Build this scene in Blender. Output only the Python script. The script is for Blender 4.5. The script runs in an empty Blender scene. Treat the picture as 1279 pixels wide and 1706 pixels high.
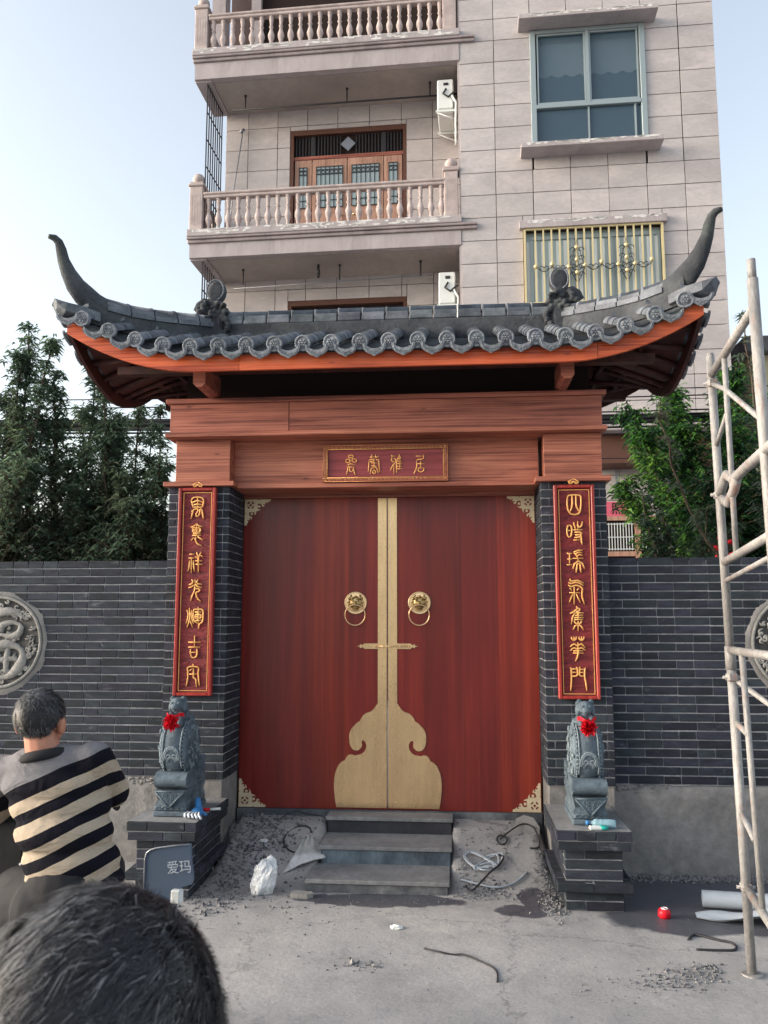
import bpy, bmesh, math, random
import numpy as np
from mathutils import Vector, Matrix, noise
random.seed(7); RNG = np.random.default_rng(7)
scene = bpy.context.scene; COL = scene.collection
R = math.radians; PI = math.pi

# ------------------------------------------------------------ camera, sky, sun, exposure
cam_data = bpy.data.cameras.new('camera'); cam = bpy.data.objects.new('camera', cam_data); COL.objects.link(cam)
YAW, PITCH = .0859, .127
_f = Vector((-math.sin(YAW)*math.cos(PITCH), math.cos(YAW)*math.cos(PITCH), math.sin(PITCH)))
_r = Vector((math.cos(YAW), math.sin(YAW), 0)); _u = _r.cross(_f)
cam.matrix_world = Matrix(((_r.x, _u.x, -_f.x, .54), (_r.y, _u.y, -_f.y, -6.16), (_r.z, _u.z, -_f.z, 1.76), (0, 0, 0, 1)))
cam_data.sensor_fit = 'VERTICAL'; cam_data.sensor_height = 24; cam_data.lens = 24*1398.9/1706
cam_data.dof.use_dof = True; cam_data.dof.focus_distance = 6.4; cam_data.dof.aperture_fstop = 9.0
cam_data.clip_start = .05; cam_data.clip_end = 3000
scene.camera = cam
SUN_EL, SUN_AZ = 11.0, 262.0      # azimuth clockwise from +Y: low, over the houses on the left
world = bpy.data.worlds.new('World'); scene.world = world; world.use_nodes = True
wn = world.node_tree.nodes; wl = world.node_tree.links; wn.clear()
sky = wn.new('ShaderNodeTexSky'); sky.sky_type = 'NISHITA'; sky.sun_disc = False
sky.sun_elevation = R(SUN_EL); sky.sun_rotation = R(SUN_AZ); sky.air_density = 1.0; sky.dust_density = 4.5; sky.ozone_density = 1.0
bg = wn.new('ShaderNodeBackground'); bg.inputs['Strength'].default_value = .15
wo = wn.new('ShaderNodeOutputWorld'); hsv = wn.new('ShaderNodeHueSaturation'); hsv.inputs['Saturation'].default_value = .55; wl.new(sky.outputs[0], hsv.inputs['Color']); wl.new(hsv.outputs[0], bg.inputs[0]); wl.new(bg.outputs[0], wo.inputs[0])
sd = bpy.data.lights.new('sun', 'SUN'); sun = bpy.data.objects.new('sun', sd); COL.objects.link(sun)
sd.energy = .5; sd.angle = R(40); sd.color = (1, .985, .96)
az = R(SUN_AZ); el = R(SUN_EL)
sdir = Vector((math.sin(az)*math.cos(el), math.cos(az)*math.cos(el), math.sin(el)))
sun.rotation_euler = sdir.to_track_quat('Z', 'Y').to_euler()
scene.view_settings.view_transform = 'Standard'; scene.view_settings.look = 'None'
scene.view_settings.gamma = 1; scene.view_settings.exposure = 1.86; scene.view_settings.use_curve_mapping = False
scene.cycles.max_bounces = 6; scene.cycles.diffuse_bounces = 3; scene.cycles.glossy_bounces = 3; scene.cycles.transparent_max_bounces = 8

# ------------------------------------------------------------ materials
MATS = {}
def srgb(r, g, b):
    f = lambda c: (c/255/12.92) if c <= 10 else ((c/255+.055)/1.055)**2.4
    return (f(r), f(g), f(b), 1)
def mat(name, col, rough=.8, col2=None, scale=6, stretch=(1, 1, 1), mix=(.35, .65), bump=0., bscale=None, spec=.3, metal=0., rnd=0., fine=.12, col3=None, s3=1.2, m3=(.55, .75), detail=6, alpha=None, bdist=.02):
    """base colour = noise mix of col / col2, optional patches of col3, per-object value change rnd, fine grain"""
    if name in MATS: return MATS[name]
    m = bpy.data.materials.new(name); m.use_nodes = True; MATS[name] = m
    n = m.node_tree.nodes; l = m.node_tree.links; p = n['Principled BSDF']
    p.inputs['Roughness'].default_value = rough; p.inputs['Metallic'].default_value = metal
    p.inputs['Specular IOR Level'].default_value = spec
    tc = n.new('ShaderNodeTexCoord'); mp = n.new('ShaderNodeMapping'); mp.inputs['Scale'].default_value = stretch
    if rnd:
        oi = n.new('ShaderNodeObjectInfo'); ad = n.new('ShaderNodeVectorMath'); ad.operation = 'ADD'
        mu = n.new('ShaderNodeMath'); mu.operation = 'MULTIPLY'; mu.inputs[1].default_value = 37.
        l.new(oi.outputs['Random'], mu.inputs[0]); l.new(tc.outputs['Object'], ad.inputs[0]); l.new(mu.outputs[0], ad.inputs[1])
        l.new(ad.outputs[0], mp.inputs[0])
    else: l.new(tc.outputs['Object'], mp.inputs[0])
    def nz(sc, det=detail, rgh=.6):
        t = n.new('ShaderNodeTexNoise'); t.inputs['Scale'].default_value = sc; t.inputs['Detail'].default_value = det; t.inputs['Roughness'].default_value = rgh
        l.new(mp.outputs[0], t.inputs['Vector']); return t
    def ramp(src, a, b):
        r_ = n.new('ShaderNodeMapRange'); r_.inputs[1].default_value = a; r_.inputs[2].default_value = b; l.new(src, r_.inputs[0]); return r_.outputs[0]
    def mixc(fac, A, B, mode='MIX'):
        x = n.new('ShaderNodeMix'); x.data_type = 'RGBA'; x.blend_type = mode
        if isinstance(fac, float): x.inputs[0].default_value = fac
        else: l.new(fac, x.inputs[0])
        for i, v in ((6, A), (7, B)):
            if isinstance(v, tuple): x.inputs[i].default_value = v
            else: l.new(v, x.inputs[i])
        return x.outputs[2]
    c = tuple(col)
    if col2 is not None:
        t = nz(scale); c = mixc(ramp(t.outputs[0], *mix), tuple(col), tuple(col2))
    if col3 is not None:
        t = nz(s3, 8, .7); c = mixc(ramp(t.outputs[0], *m3), c, tuple(col3))
    if fine:
        t = nz(scale*9, 4, .7); v = n.new('ShaderNodeMapRange'); v.inputs[3].default_value = 1-fine*2; v.inputs[4].default_value = 1+fine*2
        v.inputs[1].default_value = .25; v.inputs[2].default_value = .75
        l.new(t.outputs[0], v.inputs[0]); c = mixc(1.0, c, v.outputs[0], 'MULTIPLY')
    if rnd:
        hs = n.new('ShaderNodeHueSaturation'); v = n.new('ShaderNodeMapRange'); v.inputs[3].default_value = 1-rnd; v.inputs[4].default_value = 1+rnd
        l.new(oi.outputs['Random'], v.inputs[0]); l.new(v.outputs[0], hs.inputs['Value'])
        h2 = n.new('ShaderNodeMath'); h2.operation = 'MULTIPLY_ADD'; h2.inputs[1].default_value = 7.13; h2.inputs[2].default_value = 0
        fr = n.new('ShaderNodeMath'); fr.operation = 'FRACT'; hr = n.new('ShaderNodeMapRange'); hr.inputs[3].default_value = .5-rnd*.1; hr.inputs[4].default_value = .5+rnd*.1
        l.new(oi.outputs['Random'], h2.inputs[0]); l.new(h2.outputs[0], fr.inputs[0]); l.new(fr.outputs[0], hr.inputs[0]); l.new(hr.outputs[0], hs.inputs['Hue'])
        if isinstance(c, tuple): hs.inputs['Color'].default_value = c
        else: l.new(c, hs.inputs['Color'])
        c = hs.outputs[0]
    if isinstance(c, tuple): p.inputs['Base Color'].default_value = c
    else: l.new(c, p.inputs['Base Color'])
    if bump:
        t = nz(bscale or scale*4, 8, .65); b = n.new('ShaderNodeBump'); b.inputs['Strength'].default_value = bump; b.inputs['Distance'].default_value = bdist
        l.new(t.outputs[0], b.inputs['Height']); l.new(b.outputs[0], p.inputs['Normal'])
        rr = n.new('ShaderNodeMapRange'); rr.inputs[3].default_value = max(.05, rough-.12); rr.inputs[4].default_value = min(1, rough+.12)
        l.new(t.outputs[0], rr.inputs[0]); l.new(rr.outputs[0], p.inputs['Roughness'])
    return m
def wood(name, base, dark, light, axis='X', rough=.5, knots=True, freq=1.0, spec=.4, contrast=1.0):
    """streaky grain running along one axis, a few knots"""
    if name in MATS: return MATS[name]
    m = bpy.data.materials.new(name); m.use_nodes = True; MATS[name] = m
    n = m.node_tree.nodes; l = m.node_tree.links; p = n['Principled BSDF']
    p.inputs['Roughness'].default_value = rough; p.inputs['Specular IOR Level'].default_value = spec
    tc = n.new('ShaderNodeTexCoord'); oi = n.new('ShaderNodeObjectInfo'); ad = n.new('ShaderNodeVectorMath'); ad.operation = 'ADD'
    mu = n.new('ShaderNodeMath'); mu.operation = 'MULTIPLY'; mu.inputs[1].default_value = 53.
    l.new(oi.outputs['Random'], mu.inputs[0]); l.new(tc.outputs['Object'], ad.inputs[0]); l.new(mu.outputs[0], ad.inputs[1])
    def mp(s):
        q = n.new('ShaderNodeMapping'); l.new(ad.outputs[0], q.inputs[0])
        q.inputs['Scale'].default_value = {'X': (s[0], s[1], s[1]), 'Z': (s[1], s[1], s[0]), 'Y': (s[1], s[0], s[1])}[axis]; return q
    def nz(s, sc, det, rgh=.6, dist=0.):
        t = n.new('ShaderNodeTexNoise'); t.inputs['Scale'].default_value = sc; t.inputs['Detail'].default_value = det; t.inputs['Roughness'].default_value = rgh; t.inputs['Distortion'].default_value = dist
        l.new(mp(s).outputs[0], t.inputs['Vector']); return t
    a = nz((.35, 6), 3.0*freq, 5, .6, .6); b = nz((.25, 30), 3*freq, 6, .7, .3); k = nz((1, 1), 1.3*freq, 3)
    cr = n.new('ShaderNodeValToRGB'); e = cr.color_ramp.elements
    e[0].position = .36; e[0].color = dark; e[1].position = .66; e[1].color = light
    q = cr.color_ramp.elements.new(.5); q.color = base
    mx = n.new('ShaderNodeMath'); mx.operation = 'MULTIPLY_ADD'; mx.inputs[1].default_value = .45*contrast; 
    m2 = n.new('ShaderNodeMath'); m2.operation = 'MULTIPLY_ADD'; m2.inputs[1].default_value = .55; 
    l.new(b.outputs[0], mx.inputs[0]); l.new(a.outputs[0], m2.inputs[0]); m2.inputs[2].default_value = .5-.225*contrast-.275
    l.new(m2.outputs[0], mx.inputs[2]); l.new(mx.outputs[0], cr.inputs[0]); c = cr.outputs[0]
    if knots:
        v = n.new('ShaderNodeTexVoronoi'); v.inputs['Scale'].default_value = 3.2; l.new(mp((.8, 2.4)).outputs[0], v.inputs['Vector'])
        r_ = n.new('ShaderNodeMapRange'); r_.inputs[1].default_value = .03; r_.inputs[2].default_value = .09; r_.inputs[3].default_value = .75; r_.inputs[4].default_value = 0
        l.new(v.outputs['Distance'], r_.inputs[0]); x = n.new('ShaderNodeMix'); x.data_type = 'RGBA'; l.new(r_.outputs[0], x.inputs[0]); l.new(c, x.inputs[6]); x.inputs[7].default_value = tuple(d*.5 for d in dark[:3])+(1,)
        c = x.outputs[2]
    x = n.new('ShaderNodeMix'); x.data_type = 'RGBA'; x.blend_type = 'MULTIPLY'; x.inputs[0].default_value = 1
    v = n.new('ShaderNodeMapRange'); v.inputs[1].default_value = .3; v.inputs[2].default_value = .7; v.inputs[3].default_value = .78; v.inputs[4].default_value = 1.18
    l.new(k.outputs[0], v.inputs[0]); l.new(c, x.inputs[6]); l.new(v.outputs[0], x.inputs[7]); l.new(x.outputs[2], p.inputs['Base Color'])
    bp = n.new('ShaderNodeBump'); bp.inputs['Strength'].default_value = .25; bp.inputs['Distance'].default_value = .004
    l.new(b.outputs[0], bp.inputs['Height']); l.new(bp.outputs[0], p.inputs['Normal'])
    return m

M_brick = mat('blue_brick', srgb(51, 56, 65), .75, srgb(35, 39, 48), 9, (1, 1, 3), bump=.35, bscale=60, rnd=.34, col3=srgb(122, 126, 132), s3=5, m3=(.6, .82), bdist=.006)
M_mortar = mat('pale_mortar', srgb(152, 154, 158), .95, srgb(112, 115, 121), 5, bump=.4, bscale=50, col3=srgb(165, 167, 170), s3=2.5, m3=(.58, .7))
M_conc = mat('rough_concrete', srgb(144, 141, 139), .95, srgb(108, 107, 107), 1.6, bump=.5, bscale=18, col3=srgb(150, 146, 141), s3=1.1, m3=(.5, .75))
M_riser_top = mat('dark_polished_riser', srgb(62, 62, 68), .55, srgb(48, 48, 54), 8, bump=.2, bscale=60)
M_riser_mid = mat('blue_grey_riser', srgb(112, 126, 136), .7, srgb(64, 74, 84), 4, (1, 1, .6), bump=.3, bscale=40, col3=srgb(50, 54, 60), s3=5, m3=(.55, .7))
M_slabstep = mat('step_granite', srgb(92, 95, 100), .8, srgb(70, 73, 79), 3, bump=.3, bscale=40, col3=srgb(140, 141, 143), s3=2.2, m3=(.5, .8))
M_steptop = mat('dusty_step_top', srgb(138, 138, 139), .9, srgb(112, 113, 115), 3, bump=.25, bscale=40)
M_tile = mat('grey_roof_tile', srgb(116, 121, 128), .7, srgb(78, 83, 91), 7, bump=.5, bscale=50, rnd=.2, col3=srgb(140, 146, 152), s3=9, m3=(.6, .85), bdist=.006)
M_plast = mat('dark_roof_plaster', srgb(80, 83, 87), .9, srgb(52, 55, 60), 4, bump=.6, bscale=24, col3=srgb(84, 96, 86), s3=2.5, m3=(.55, .8))
M_stone = mat('carved_blue_stone', srgb(98, 112, 122), .7, srgb(66, 79, 89), 9, bump=.9, bscale=38, col3=srgb(140, 152, 158), s3=4, m3=(.55, .8), bdist=.008)
M_stone2 = mat('lightened_raised_carving', srgb(136, 148, 155), .8, srgb(98, 112, 120), 14, bump=.5, bscale=60)  # raised carving coloured paler, as if catching the light, so the relief reads
M_tiled = mat('pale_tile_end', srgb(142, 147, 153), .75, srgb(104, 110, 118), 30, bump=.5, bscale=60, rnd=.15)
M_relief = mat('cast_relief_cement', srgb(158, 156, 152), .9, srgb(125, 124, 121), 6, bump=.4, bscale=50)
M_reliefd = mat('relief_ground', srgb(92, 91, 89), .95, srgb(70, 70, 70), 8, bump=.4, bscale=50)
M_lintel = wood('red_brown_timber', srgb(148, 86, 71), srgb(84, 38, 32), srgb(176, 111, 90), 'X', .5, contrast=1.5)
M_lintel2 = wood('orange_brown_timber', srgb(162, 96, 76), srgb(96, 46, 37), srgb(190, 124, 98), 'X', .5, contrast=1.5)
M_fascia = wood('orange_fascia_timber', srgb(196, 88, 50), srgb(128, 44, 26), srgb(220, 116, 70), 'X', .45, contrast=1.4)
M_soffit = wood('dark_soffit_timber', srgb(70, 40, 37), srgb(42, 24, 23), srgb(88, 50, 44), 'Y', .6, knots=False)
M_door = wood('varnished_red_door_wood', srgb(112, 30, 25), srgb(88, 21, 19), srgb(136, 42, 32), 'Z', .30, knots=False, freq=.4, spec=.5, contrast=.7)
M_door2 = wood('varnished_red_door_wood_lighter', srgb(130, 40, 27), srgb(104, 27, 20), srgb(156, 56, 34), 'Z', .30, knots=False, freq=.4, spec=.5, contrast=.8)
M_brass = mat('brushed_brass', srgb(246, 212, 164), .3, srgb(222, 188, 146), 5, (1, 1, .2), metal=1., bump=.12, bscale=120, fine=.03, bdist=.003)
M_brassp = mat('pale_satin_brass', srgb(232, 216, 186), .45, srgb(212, 194, 162), 9, metal=.35, fine=.03)
M_brassd = mat('dark_brass_relief', srgb(210, 184, 134), .35, srgb(140, 116, 78), 60, metal=1., fine=.05)
M_gold = mat('gold_leaf', srgb(240, 186, 116), .4, srgb(222, 160, 92), 12, metal=.12, fine=.05)
M_couplet = mat('carved_red_board', srgb(132, 40, 44), .55, srgb(92, 22, 30), 30, (.35, 1, 1), bump=1.0, bscale=42, spec=.4, bdist=.02, fine=.1)
M_redframe = wood('red_board_frame', srgb(152, 46, 40), srgb(112, 28, 28), srgb(176, 70, 58), 'Z', .4, knots=False)
M_plaque = wood('plaque_red_wood', srgb(138, 58, 62), srgb(108, 38, 42), srgb(160, 76, 76), 'X', .45, knots=False)
M_btile = mat('pink_wall_tile', srgb(186, 179, 177), .55, srgb(170, 163, 163), 1.2, (1, 1, 2.2), bump=.12, bscale=14, rnd=.05, col3=srgb(202, 192, 190), s3=.8, fine=.05)
M_joint = mat('dark_tile_joint', srgb(112, 96, 95), .9)
M_render = mat('grey_pink_render', srgb(176, 167, 168), .85, srgb(160, 151, 152), 1.5, (1.6, 1.6, .4), bump=.2, bscale=18, fine=.05, col3=srgb(138, 130, 130), s3=1.6, m3=(.56, .8))
M_soffw = mat('white_soffit_paint', srgb(172, 162, 156), .9, srgb(152, 142, 138), .8, fine=.04)
M_mould = mat('cornice_paint', srgb(160, 148, 148), .8, srgb(128, 118, 119), 2, fine=.08)
M_peel = mat('peeled_white_plaster', srgb(222, 222, 220), .9, srgb(196, 190, 186), 9, bump=.3)
M_balu = mat('precast_baluster', srgb(190, 176, 172), .75, srgb(166, 152, 148), 5, fine=.05)
M_alu = mat('green_grey_aluminium', srgb(150, 162, 165), .4, metal=.3, fine=0)
def glassmat(name, col, rough=.08):
    m = bpy.data.materials.new(name); m.use_nodes = True; p = m.node_tree.nodes['Principled BSDF']
    p.inputs['Base Color'].default_value = col; p.inputs['Roughness'].default_value = rough; p.inputs['Specular IOR Level'].default_value = .7; p.inputs['Alpha'].default_value = .5
    MATS[name] = m; return m
M_glass = glassmat('blue_tinted_glass', srgb(76, 100, 116))
M_glass2 = glassmat('pale_curtained_glass', srgb(150, 166, 168), .2); M_glass2.node_tree.nodes['Principled BSDF'].inputs['Alpha'].default_value = 1
M_curtain = mat('pelmet_curtain', srgb(214, 222, 226), .9, fine=.02)
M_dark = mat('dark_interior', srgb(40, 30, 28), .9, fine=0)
M_goldbar = mat('gilded_bar', srgb(216, 198, 152), .4, metal=.4, fine=0)
M_iron = mat('dark_iron', srgb(48, 48, 52), .6, fine=.05)
M_steel = mat('dull_steel', srgb(134, 138, 146), .45, metal=.6, fine=.05)
M_wdoor = wood('pale_brown_door', srgb(176, 136, 116), srgb(140, 98, 80), srgb(196, 158, 138), 'Z', .5, knots=False)
M_wframe = mat('brown_frame', srgb(92, 62, 52), .6)
M_white = mat('white_plastic', srgb(214, 218, 216), .5, fine=.02)
M_whitecloth = mat('white_woven_plastic', srgb(226, 228, 230), .6, srgb(200, 204, 208), 14, bump=.4, bscale=30, fine=.05)
M_scaf = mat('galvanised_scaffold', srgb(160, 158, 156), .6, srgb(128, 126, 125), 9, (1, 1, .4), bump=.35, bscale=50, metal=.25, col3=srgb(150, 104, 88), s3=6, m3=(.56, .70), fine=.12)
M_cable = mat('black_cable', srgb(34, 34, 38), .7, fine=0)
M_bark = mat('bark', srgb(86, 74, 62), .95, srgb(60, 52, 44), 12, bump=.5)
M_red = mat('red_ribbon', srgb(220, 24, 44), .45, srgb(188, 14, 32), 20, fine=.05)
M_pink = mat('pink_paper', srgb(204, 96, 116), .8, fine=.03)
M_ink = mat('black_ink', srgb(26, 22, 24), .7, fine=0)
M_skin = mat('skin', srgb(186, 132, 108), .55, srgb(164, 112, 92), 8, fine=.03)
M_hair = mat('black_hair', srgb(32, 32, 36), .45, spec=.5, fine=0)
M_hairg = mat('grey_hair_and_sheen', srgb(122, 122, 124), .5, spec=.5, fine=0)
M_black = mat('black_cloth', srgb(24, 24, 28), .85, srgb(34, 34, 38), 20, fine=.05)
M_blackpl = mat('black_plastic', srgb(28, 29, 32), .45, fine=.02)
M_panel = mat('blue_grey_plastic', srgb(84, 98, 118), .38, srgb(76, 90, 110), 2, fine=.01)
M_blue = mat('blue_plastic', srgb(60, 120, 176), .4, fine=.02)
M_lblue = mat('pale_blue_plastic', srgb(150, 196, 216), .25, fine=.02)
M_teal = mat('teal_label', srgb(30, 150, 140), .4, fine=0)
M_letter = mat('faded_lettering', srgb(168, 178, 190), .6, fine=0)
M_rubble = mat('grey_rubble', srgb(142, 140, 139), .95, srgb(96, 96, 98), 30, rnd=0, fine=.2)
M_sheet = mat('silver_grey_sheet', srgb(168, 176, 184), .5, srgb(150, 158, 168), 3, fine=.03)
M_oldtile = mat('old_grey_tiles', srgb(120, 118, 116), .9, srgb(84, 84, 86), 5, bump=.4)
M_whitewall = mat('whitewashed_wall', srgb(196, 194, 190), .9, srgb(170, 168, 164), 1.2)
M_yellow = mat('cream_render', srgb(206, 196, 160), .9)
def leafmat(name, c1, c2, c3):
    m = mat(name, c1, .5, c2, 2.2, col3=c3, s3=1.3, m3=(.5, .7), fine=.2, spec=.35)
    n = m.node_tree.nodes; l = m.node_tree.links; p = n['Principled BSDF']; out = n['Material Output']
    t = n.new('ShaderNodeBsdfTranslucent'); x = n.new('ShaderNodeMixShader'); x.inputs[0].default_value = .5
    l.new(p.inputs['Base Color'].links[0].from_socket, t.inputs['Color']); l.new(p.outputs[0], x.inputs[1]); l.new(t.outputs[0], x.inputs[2]); l.new(x.outputs[0], out.inputs['Surface'])
    return m
M_leafL = leafmat('peach_leaf', srgb(116, 138, 110), srgb(84, 108, 90), srgb(142, 152, 116))
M_leafD = leafmat('dark_leaf', srgb(84, 102, 86), srgb(66, 82, 72), srgb(108, 104, 86))
M_leafR = leafmat('bright_green_leaf', srgb(96, 150, 66), srgb(58, 106, 54), srgb(140, 184, 84))
M_leafR2 = leafmat('deep_green_leaf', srgb(44, 76, 50), srgb(32, 58, 44), srgb(66, 104, 58))

# ------------------------------------------------------------ helpers
def link(o, parent=None):
    COL.objects.link(o)
    if parent is not None: o.parent = parent
    return o
def tag(o, label=None, cat=None, group=None, kind=None):
    if label: o['label'] = label
    if cat: o['category'] = cat
    if group: o['group'] = group
    if kind: o['kind'] = kind
    return o
def empty(name, loc=(0, 0, 0), rz=0, parent=None, **k):
    o = bpy.data.objects.new(name, None); o.empty_display_size = .2; link(o, parent); o.location = loc; o.rotation_euler = (0, 0, rz); return tag(o, **k)
class MB:
    def __init__(s): s.v = []; s.f = []; s.m = []; s.sm = []
    def add(s, vs, fs, mi=0, smooth=False):
        o = len(s.v); s.v += [tuple(v) for v in vs]
        for f in fs: s.f.append(tuple(i+o for i in f)); s.m.append(mi); s.sm.append(smooth)
        return s
    def box(s, x0, x1, y0, y1, z0, z1, mi=0, b=0., M=None):
        if b:
            vs = []
            for (X, Y, Z, sx, sy, sz) in [(x, y, z, a, c, d) for x, a in ((x0, 1), (x1, -1)) for y, c in ((y0, 1), (y1, -1)) for z, d in ((z0, 1), (z1, -1))]:
                vs += [(X, Y+sy*b, Z+sz*b), (X+sx*b, Y, Z+sz*b), (X+sx*b, Y+sy*b, Z)]
            bm = bmesh.new(); [bm.verts.new(v) for v in vs]; r = bmesh.ops.convex_hull(bm, input=bm.verts)
            bm.verts.index_update(); V = [v.co.copy() for v in bm.verts]; F = [tuple(v.index for v in f.verts) for f in bm.faces]; bm.free()
        else:
            V = [Vector(p) for p in ((x0, y0, z0), (x1, y0, z0), (x1, y1, z0), (x0, y1, z0), (x0, y0, z1), (x1, y0, z1), (x1, y1, z1), (x0, y1, z1))]
            F = [(0, 3, 2, 1), (4, 5, 6, 7), (0, 1, 5, 4), (1, 2, 6, 5), (2, 3, 7, 6), (3, 0, 4, 7)]
        if M is not None: V = [M @ Vector(v) for v in V]
        return s.add(V, F, mi)
    def prism(s, poly, a, b, axis='Y', mi=0):
        """poly of 2-D points extruded from a to b; axis Y: poly=(x,z); X: poly=(y,z); Z: poly=(x,y)"""
        f = {'Y': lambda p, q: (p[0], q, p[1]), 'X': lambda p, q: (q, p[0], p[1]), 'Z': lambda p, q: (p[0], p[1], q)}[axis]
        n = len(poly); V = [f(p, a) for p in poly]+[f(p, b) for p in poly]
        F = [tuple(range(n)), tuple(reversed(range(n, 2*n)))]+[(i, i+n, (i+1) % n+n, (i+1) % n) for i in range(n)]
        return s.add(V, F, mi)
    def tube(s, pts, r, n=8, mi=0, caps=True, flat=1.0, smooth=True):
        pts = [Vector(p) for p in pts]; rs = r if isinstance(r, (list, tuple)) else [r]*len(pts); V = []; F = []; up = None
        for i, p in enumerate(pts):
            d = (pts[min(i+1, len(pts)-1)]-pts[max(i-1, 0)])
            d = d.normalized() if d.length > 1e-9 else Vector((0, 0, 1))
            if up is None: up = d.orthogonal().normalized()
            up = (up-d*up.dot(d)); up = up.normalized() if up.length > 1e-6 else d.orthogonal().normalized(); w = d.cross(up)
            for k in range(n):
                a = 2*PI*k/n; V.append(p+(up*math.cos(a)+w*math.sin(a)*flat)*rs[i])
        for i in range(len(pts)-1):
            for k in range(n): F.append((i*n+k, i*n+(k+1) % n, (i+1)*n+(k+1) % n, (i+1)*n+k))
        s.add(V, F, mi, smooth)
        if caps: o = len(s.v)-len(V); s.f += [tuple(o+k for k in reversed(range(n))), tuple(o+(len(pts)-1)*n+k for k in range(n))]; s.m += [mi, mi]; s.sm += [False, False]
        return s
    def lathe(s, prof, n=16, M=None, mi=0, smooth=True, caps=True):
        V = []; F = []
        for r, z in prof:
            for k in range(n): V.append(Vector((r*math.cos(2*PI*k/n), r*math.sin(2*PI*k/n), z)))
        for i in range(len(prof)-1):
            for k in range(n): F.append((i*n+k, i*n+(k+1) % n, (i+1)*n+(k+1) % n, (i+1)*n+k))
        if M is not None: V = [M @ v for v in V]
        s.add(V, F, mi, smooth)
        if caps: o = len(s.v)-len(V); s.f += [tuple(o+k for k in reversed(range(n))), tuple(o+(len(prof)-1)*n+k for k in range(n))]; s.m += [mi, mi]; s.sm += [False, False]
        return s
    def ball(s, c, r, n=12, mi=0, M=None):
        r = (r, r, r) if not isinstance(r, (tuple, list)) else r; m_ = n//2
        V = [Vector((0, 0, -1))]; F = []
        for i in range(1, m_):
            th = -PI/2+PI*i/m_
            for k in range(n): V.append(Vector((math.cos(th)*math.cos(2*PI*k/n), math.cos(th)*math.sin(2*PI*k/n), math.sin(th))))
        V.append(Vector((0, 0, 1))); L = len(V)-1
        for k in range(n):
            F.append((0, 1+(k+1) % n, 1+k)); F.append((L, L-n+k, L-n+(k+1) % n))
            for i in range(m_-2): a = 1+i*n; F.append((a+k, a+(k+1) % n, a+n+(k+1) % n, a+n+k))
        V = [Vector((v.x*r[0], v.y*r[1], v.z*r[2])) for v in V]
        if M is not None: V = [M @ v for v in V]
        return s.add([v+Vector(c) for v in V], F, mi, True)
    def mesh(s, name, mats, bw=False):
        me = bpy.data.meshes.new(name); me.from_pydata(s.v, [], s.f)
        for m in (mats if isinstance(mats, (list, tuple)) else [mats]): me.materials.append(m)
        me.polygons.foreach_set('material_index', s.m); me.polygons.foreach_set('use_smooth', s.sm)
        bm = bmesh.new(); bm.from_mesh(me); bmesh.ops.recalc_face_normals(bm, faces=bm.faces); bm.to_mesh(me); bm.free(); me.update()
        return me
    def build(s, name, mats, parent=None, loc=(0, 0, 0), **k):
        o = bpy.data.objects.new(name, s.mesh(name, mats)); link(o, parent); o.location = loc; return tag(o, **k)
def bx(name, m, parent, x0, x1, y0, y1, z0, z1, b=0., **k):
    cx, cy, cz = (x0+x1)/2, (y0+y1)/2, (z0+z1)/2
    return MB().box(x0-cx, x1-cx, y0-cy, y1-cy, z0-cz, z1-cz, 0, b).build(name, m, parent, (cx, cy, cz), **k)
def inst(name, me, parent, loc=(0, 0, 0), rot=(0, 0, 0), sc=(1, 1, 1), **k):
    o = bpy.data.objects.new(name, me); link(o, parent); o.location = loc; o.rotation_euler = rot; o.scale = sc; return tag(o, **k)
def remesh(o, vox, sm=4):
    m = o.modifiers.new('remesh', 'REMESH'); m.mode = 'VOXEL'; m.voxel_size = vox; m.use_smooth_shade = True
    s_ = o.modifiers.new('smooth', 'SMOOTH'); s_.factor = .5; s_.iterations = sm; return o
def grid_mesh(name, xs, ys, fn, mats, smooth=True):
    nx, ny = len(xs), len(ys); V = [(x, y, fn(x, y)) for y in ys for x in xs]
    F = [(j*nx+i, j*nx+i+1, (j+1)*nx+i+1, (j+1)*nx+i) for j in range(ny-1) for i in range(nx-1)]
    me = bpy.data.meshes.new(name); me.from_pydata(V, [], F)
    for m in (mats if isinstance(mats, list) else [mats]): me.materials.append(m)
    if smooth: me.polygons.foreach_set('use_smooth', [True]*len(F))
    return me
def smooth01(t): t = max(0., min(1., t)); return t*t*(3-2*t)
def text_mesh(s, size, ext=.002, off=0., name='writing'):
    cu = bpy.data.curves.new(name, 'FONT'); cu.body = s; cu.size = size; cu.extrude = ext; cu.offset = off; cu.align_x = 'CENTER'; cu.align_y = 'CENTER'
    o = bpy.data.objects.new(name, cu); COL.objects.link(o); dg = bpy.context.evaluated_depsgraph_get()
    me = bpy.data.meshes.new_from_object(o.evaluated_get(dg)); bpy.data.objects.remove(o); return me
_bm = {}
def brick_mesh(L, D, H, m=None):
    k = (round(L/.004), round(D/.01), round(H/.002), (m or M_brick).name)
    if k not in _bm:
        j = lambda: random.uniform(-.0015, .0015)
        me = MB().box(-L/2, L/2, -D/2, D/2, -H/2, H/2, 0, .003).mesh('brick', m or M_brick)
        for v in me.vertices: v.co += Vector((j(), j(), j()))
        _bm[k] = me
    return _bm[k]
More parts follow.
